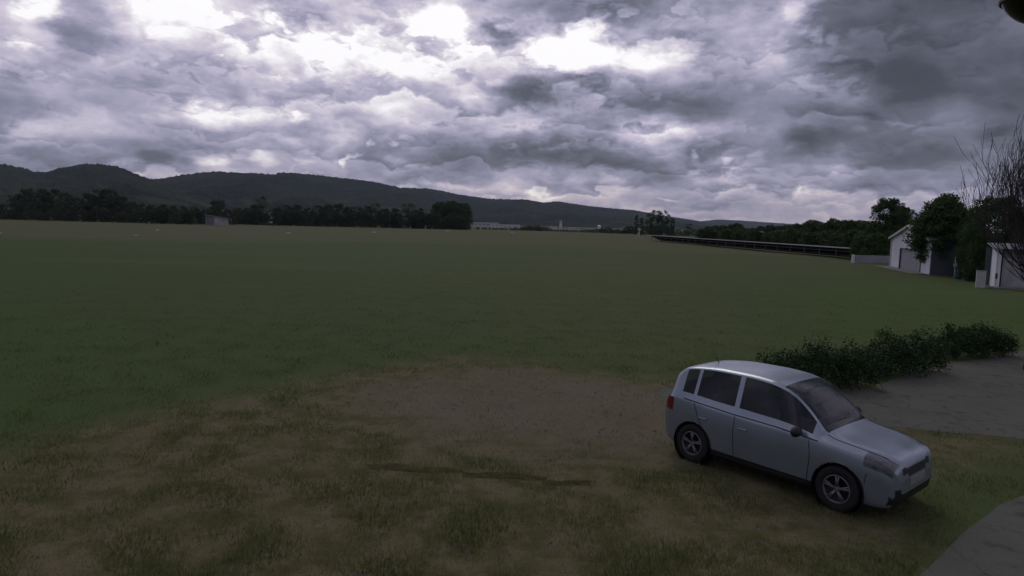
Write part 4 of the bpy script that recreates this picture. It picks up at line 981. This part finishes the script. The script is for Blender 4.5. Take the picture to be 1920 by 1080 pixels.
X_ = [-2.03, -2.015, -1.97, -1.88, -1.76, -1.62, -1.3, -.9, -.4, 0.0, .25, .45, .65, .85, .98, 1.2, 1.5, 1.72, 1.86, 1.95, 2.0, 2.03]
ZT = pchip(X_, [.66, .82, .98, 1.20, 1.45, 1.55, 1.61, 1.64, 1.645, 1.625, 1.58, 1.505, 1.375, 1.20, 1.075, .995, .96, .925, .885, .83, .75, .62])
ZB = pchip(X_, [.50, .38, .30, .25, .22, .20, .19, .18, .18, .18, .18, .18, .18, .18, .18, .18, .18, .18, .19, .22, .28, .40])
HW = pchip(X_, [.50, .62, .70, .765, .81, .835, .852, .858, .86, .86, .86, .86, .858, .856, .854, .850, .838, .812, .775, .725, .665, .56])
ZE = pchip(X_, [.64, .78, .90, 1.00, 1.07, 1.085, 1.07, 1.04, 1.02, 1.005, 1.0, .995, .985, .97, .955, .935, .90, .865, .825, .765, .69, .58])
WR = pchip(X_, [.42, .54, .585, .60, .60, .59, .585, .59, .60, .605, .61, .62, .635, .65, .66, .665, .65, .61, .56, .50, .43, .34])
RW = 0.325; AX = (1.27, -1.26)
def section(x):
    zt, zb, w, ze, wr = ZT(x), ZB(x), HW(x), ZE(x), WR(x)
    hgt = zt - ze; cap = min(.055, hgt * .35)
    P = [(0, zb), (w * .80, zb), (w * .955, zb + min(.06, (ze - zb) * .2)), (w * .99, zb + (ze - zb) * .42), (w, zb + (ze - zb) * .68), (w * .975, ze - (ze - zb) * .07), (w * .945, ze), (wr + .02, zt - cap), (wr - .07, zt - cap * .32), (wr * .5, zt - .004), (0, zt)]
    return P
def sec_pts(x, n=6):
    P = [np.array(p) for p in section(x)]; out = []
    K = len(P)
    for i in range(K - 1):
        a = P[max(i - 1, 0)] if i > 0 else np.array([-P[1][0], P[1][1]]); b = P[i]; c = P[i + 1]; d = P[i + 2] if i + 2 < K else np.array([-P[i][0], P[i][1]])
        for q in range(n):
            t = q / n; L = [b + (c - b) * t]
            cr = .5 * ((2 * b) + (-a + c) * t + (2 * a - 5 * b + 4 * c - d) * t * t + (-a + 3 * b - 3 * c + d) * t ** 3)
            sharp = i in (0, 6, 7)
            out.append((b + (c - b) * t) * (.75 if sharp else .25) + cr * (.25 if sharp else .75))
    out.append(P[-1]); return out
def side_y(x, z):
    pts = sec_pts(x); best = None
    for a, b in zip(pts[6:], pts[7:]):
        if (a[1] - z) * (b[1] - z) <= 0 and a[1] != b[1]: best = a[0] + (b[0] - a[0]) * (z - a[1]) / (b[1] - a[1]); break
    return best if best is not None else .84
def car():
    P0 = G(1302, 868); P1 = G(1556, 955)       # where the two near wheels stand
    hd = (P1 - P0).normalized(); side = Vector((-hd.y, hd.x, 0))  # the left of the car
    mid = (P0 + P1) / 2 + side * .84
    print('wheelbase', (P1 - P0).length, 'car at', mid, 'heading', hd)
    e = empty('car', (mid.x, mid.y, 0), math.atan2(hd.y, hd.x)); e.scale = (CS * .955, CS * .985, CS)
    paint = mat('silver_blue_paint', (.28, .32, .365), .26, metal=.6, var=.05, vscale=2, coat=.35)
    glass = mat('tinted_glass', (.016, .024, .025), .06, var=.1, spec=.5)
    glass.node_tree.nodes['Principled BSDF'].inputs['Alpha'].default_value = .62
    rub = mat('tyre_rubber', (.012, .012, .012), .85, var=.3, vscale=8); dark = mat('black_trim', (.010, .010, .012), .55, var=.2)
    xs = sorted(set([round(v, 4) for v in list(np.linspace(-2.03, -1.85, 12)) + list(np.arange(-1.85, 1.85, .022)) + list(np.linspace(1.85, 2.03, 16))]))
    n = 6; rows = []
    for x in xs: rows.append(sec_pts(x, n))
    m_ = len(rows[0]); V = []; idx = {}
    for i, x in enumerate(xs):
        for j, (y, z) in enumerate(rows[i]):
            # wheel arches: pull vertices on to the arch circle
            xx, zz = x, z
            for ax_ in AX:
                dx, dz = x - ax_, z - RW; r = math.hypot(dx, dz)
                if y > .55 and abs(r - .378) < .016 and r > 0: k = .378 / r; xx = ax_ + dx * k; zz = RW + dz * k
            V.append((xx, y, zz))
    def inarch(c): return c[1] > .5 and any(math.hypot(c[0] - a, c[2] - RW) < .372 for a in AX)
    parts = {k: [] for k in ('body', 'windscreen', 'rear_window', 'window_front', 'window_rear', 'headlight', 'lower_grille', 'upper_grille', 'tail_light', 'bonnet', 'sill', 'fog', 'quarter')}
    ZM = lambda f: (ZE(f), ZT(f))
    for i in range(len(xs) - 1):
        for j in range(m_ - 1):
            q = (i * m_ + j, (i + 1) * m_ + j, (i + 1) * m_ + j + 1, i * m_ + j + 1)
            c = np.mean([V[k] for k in q], 0)
            if inarch(c): continue
            x, y, z = c; seg = j / n; reg = 'body'
            if 6.15 < seg < 7 and -1.62 < x < .88:
                top = ZT(x) - ZE(x)
                if (j % n) >= 0 and top > .14:
                    if x > -.42 and x < .84: reg = 'window_front'
                    elif -1.26 < x < -.50: reg = 'window_rear'
                    elif -1.56 < x < -1.32: reg = 'quarter'
            if seg >= 7.5 and   .24 < x < 1.0: reg = 'windscreen'
            if seg >= 7.5 and -1.89 < x < -1.68: reg = 'rear_window'
            if seg >= 7 and .985 < x < 1.84 and x > 1.03: reg = 'bonnet'
            if 1.60 < x < 1.97 and 4.35 < seg < 6.9 and z > .67 - (x - 1.6) * .1 and y > .40: reg = 'headlight'
            if x > 1.86 and .18 < z < .49 and y < .66: reg = 'lower_grille'
            if x > 1.90 and .27 < z < .38 and .60 < y < .72: reg = 'fog'
            if x > 1.93 and .64 < z < .74 and y < .48: reg = 'upper_grille'
            if -1.93 < x < -1.72 and .80 < z < 1.02 and y > .55: reg = 'tail_light'
            if seg < 2.3 and seg >= 1 and -1.0 < x < 1.0: reg = 'sill'
            parts[reg].append(q)
    NV = len(V)
    def sub(nm, quads, m, parent=e, mirror=True, one=None):
        if not quads: return None
        used = sorted({k for q in quads for k in q}); mp = {k: i for i, k in enumerate(used)}; vs = []; fs = []
        sides = (1, -1) if one is None else (one,)
        for s_ in sides:
            o = len(vs); vs += [(V[k][0], V[k][1] * s_, V[k][2]) for k in used]
            for q in quads:
                f = [o + mp[k] for k in q]; fs.append(f if s_ > 0 else f[::-1])
        me = mesh(nm, vs, fs); bm = bmesh.new(); bm.from_mesh(me); bmesh.ops.remove_doubles(bm, verts=bm.verts, dist=.0004)
        bmesh.ops.recalc_face_normals(bm, faces=bm.faces); bm.to_mesh(me); bm.free(); me.shade_smooth()
        return link(nm, me, m, parent)
    # end caps
    body = sub('body', parts['body'], paint)
    for nm, x, q in (('rear_bumper_face', xs[0], rows[0]), ('front_bumper_face', xs[-1], rows[-1])):
        cap = MB(); pr = [(x, y, z) for y, z in q] + [(x, -y, z) for y, z in q[::-1]][1:-1]; cap.v += [Vector(p) for p in pr]; cap.f.append(list(range(len(pr)))); cap.build(nm, paint, e)
    sub('bonnet', parts['bonnet'], paint); sub('windscreen', parts['windscreen'], glass); sub('rear_window', parts['rear_window'], glass)
    lens = mat('headlight_lens', (.09, .10, .11), .12, var=.5, vscale=12, coat=.6); red = mat('tail_lens', (.12, .008, .008), .2)
    for s_ in (1, -1):
        sub('side_window', parts['window_front'], glass, one=s_); sub('side_window', parts['window_rear'], glass, one=s_); sub('quarter_window', parts['quarter'], glass, one=s_)
        sub('headlight', parts['headlight'], lens, one=s_); sub('tail_light', parts['tail_light'], red, one=s_); sub('fog_light_recess', parts['fog'], dark, one=s_)
        sub('sill', parts['sill'], dark, one=s_)
    sub('lower_grille', parts['lower_grille'], dark); sub('upper_grille', parts['upper_grille'], dark)
    b = MB(); b.box((2.036, 0, .53), (.018, .52, .11), bev=.004); b.build('number_plate', mat('plate', (.22, .22, .21), .6), e)
    # seams, handles, trims following the side
    for s_ in (1, -1):
        def line(pts, r=.0055): 
            out = []
            for (x0, z0), (x1, z1) in zip(pts, pts[1:]):
                k = 10
                for q in range(k): x = x0 + (x1 - x0) * q / k; z = z0 + (z1 - z0) * q / k; out.append((x, s_ * (side_y(x, z) + .001), z))
            x, z = pts[-1]; out.append((x, s_ * (side_y(x, z) + .001), z)); b.tube(out, r, 5)
        for pts in ([(.80, .92), (.84, .70), (.80, .28)], [(-.46, .98), (-.47, .60), (-.44, .27)], [(-1.28, 1.03), (-1.12, .72), (-.94, .48), (-.90, .27)], [(.80, .275), (-.90, .265)]):
            b = MB(); line(pts); b.build('door_seam', dark, e)
        b = MB(); b.tube([(x, s_ * (lambda q: q[0])(sec_pts(x)[42]) , sec_pts(x)[42][1] + .001) for x in np.linspace(1.02, 1.85, 18)], .0055, 5); b.build('bonnet_seam', dark, e)
        b = MB(); line([(1.66, .66), (1.645, .60), (1.64, .52)]); b.build('bumper_seam', dark, e)
        b = MB(); line([(.94, .93), (.3, .975), (-.5, .995), (-1.5, 1.05)], .010); b.build('window_trim', dark, e)
        for xh in (-.30, -1.06):
            b = MB(); y = side_y(xh, .80) + .018; b.box((xh, s_ * y, .805), (.17, .022, .028), bev=.008); b.build('door_handle', paint, e)
        b = MB(); b.tube([(.66, s_ * (side_y(.66, .96) - .04), .99), (.66, s_ * .93, 1.01)], .02, 6); bm = bmesh.new(); bmesh.ops.create_uvsphere(bm, u_segments=16, v_segments=10, radius=1)
        for v in bm.verts: v.co = Vector((v.co.x * .075, v.co.y * .12, v.co.z * .080))
        b.addbm(bm, Matrix.Translation((.68, s_ * .99, 1.035))); b.build('mirror', dark, e, True)
        for ax_ in AX:
            w_ = empty('wheel', (ax_, s_ * .765, RW)); w_.parent = e; M = Matrix.Rotation(R(-90 * s_), 4, 'X')
            b = MB(); b.lathe([(.20, -.09), (.295, -.095), (.318, -.08), (.325, -.04), (.325, .04), (.318, .08), (.295, .095), (.205, .09), (.195, .06), (.20, -.09)], 40, M); b.build('tyre', rub, w_, True)
            alloy = mat('alloy_rim', (.16, .165, .17), .45, metal=.5, var=.2, vscale=6)
            b = MB(); b.lathe([(.205, .092), (.19, .085), (.18, .03), (.0, .02)], 32, M); b.build('rim_dish', dark, w_, True)
            b = MB(); b.lathe([(.207, .088), (.20, .098), (.185, .092), (.18, .06)], 32, M); b.lathe([(.0, .088), (.03, .088), (.045, .078), (.05, .03)], 16, M)
            for k in range(5):
                a = k * 2 * math.pi / 5 + .3
                for dd in (-.11, .11):
                    p0 = M @ Vector((.03 * math.cos(a), .03 * math.sin(a), .078)); p1 = M @ Vector((.190 * math.cos(a + dd), .190 * math.sin(a + dd), .084)); b.tube([p0, p1], [.017, .014], 6)
            b.build('rim', alloy, w_, True)
            b = MB(); b.lathe([(.375, .10), (.375, -.12), (.05, -.13)], 32, M); b.build('arch_liner', dark, w_, True)
    b = MB(); b.box((0, 0, .23), (3.3, 1.30, .08)); b.build('underbody', dark, e)
    b = MB(); b.box((-.2, 0, .80), (1.9, 1.25, .06)); [b.box((x, y, .93), (.14, .48, .56), bev=.05) for x in (-.15, -1.0) for y in (-.36, .36)]; b.build('seat', mat('seat_cloth', (.10, .10, .105), .9, var=.2), e)
    b = MB(); b.box((.72, 0, .96), (.45, 1.3, .12), bev=.04); b.build('dashboard', dark, e)
    b = MB(); b.lathe([(.165, -.012), (.185, 0), (.165, .012), (.15, 0), (.165, -.012)], 24, Matrix.Translation((.40, .36, 1.02)) @ Matrix.Rotation(R(62), 4, 'Y')); b.build('steering_wheel', dark, e, True)
    for s_ in (1, -1):
        b = MB(); b.tube([(.93, s_ * .05, 1.13), (.90, s_ * .5, 1.10)], .008, 5); b.build('wiper', dark, e)
    b = MB(); b.tube([(-1.35, 0, 1.58), (-1.46, 0, 1.73)], [.009, .004], 6); b.build('aerial', dark, e)
    tag(e, 'silver blue five door hatchback parked on the bare ground beside the drive', 'car')
CS = 1.02
car()

# ------------------------------------------------------------------ haze
def haze():
    b = MB(); b.box((0, 4900, 199.25), (24000, 13000, 401.5)); 
    m = bpy.data.materials.new('haze_air'); m.use_nodes = True; nt = m.node_tree; nt.nodes.clear(); n = N(nt)
    v = n.new('ShaderNodeVolumePrincipled'); v.inputs['Color'].default_value = (.74, .82, 1.0, 1); v.inputs['Density'].default_value = 4.2e-5
    v.inputs['Anisotropy'].default_value = 0.0
    o = n.new('ShaderNodeOutputMaterial'); nt.links.new(v.outputs[0], o.inputs['Volume'])
    h = b.build('haze', m); h.location = (0, 0, 0); tag(h, 'thin bluish air that fades the far hills', 'haze', kind='stuff')
haze()
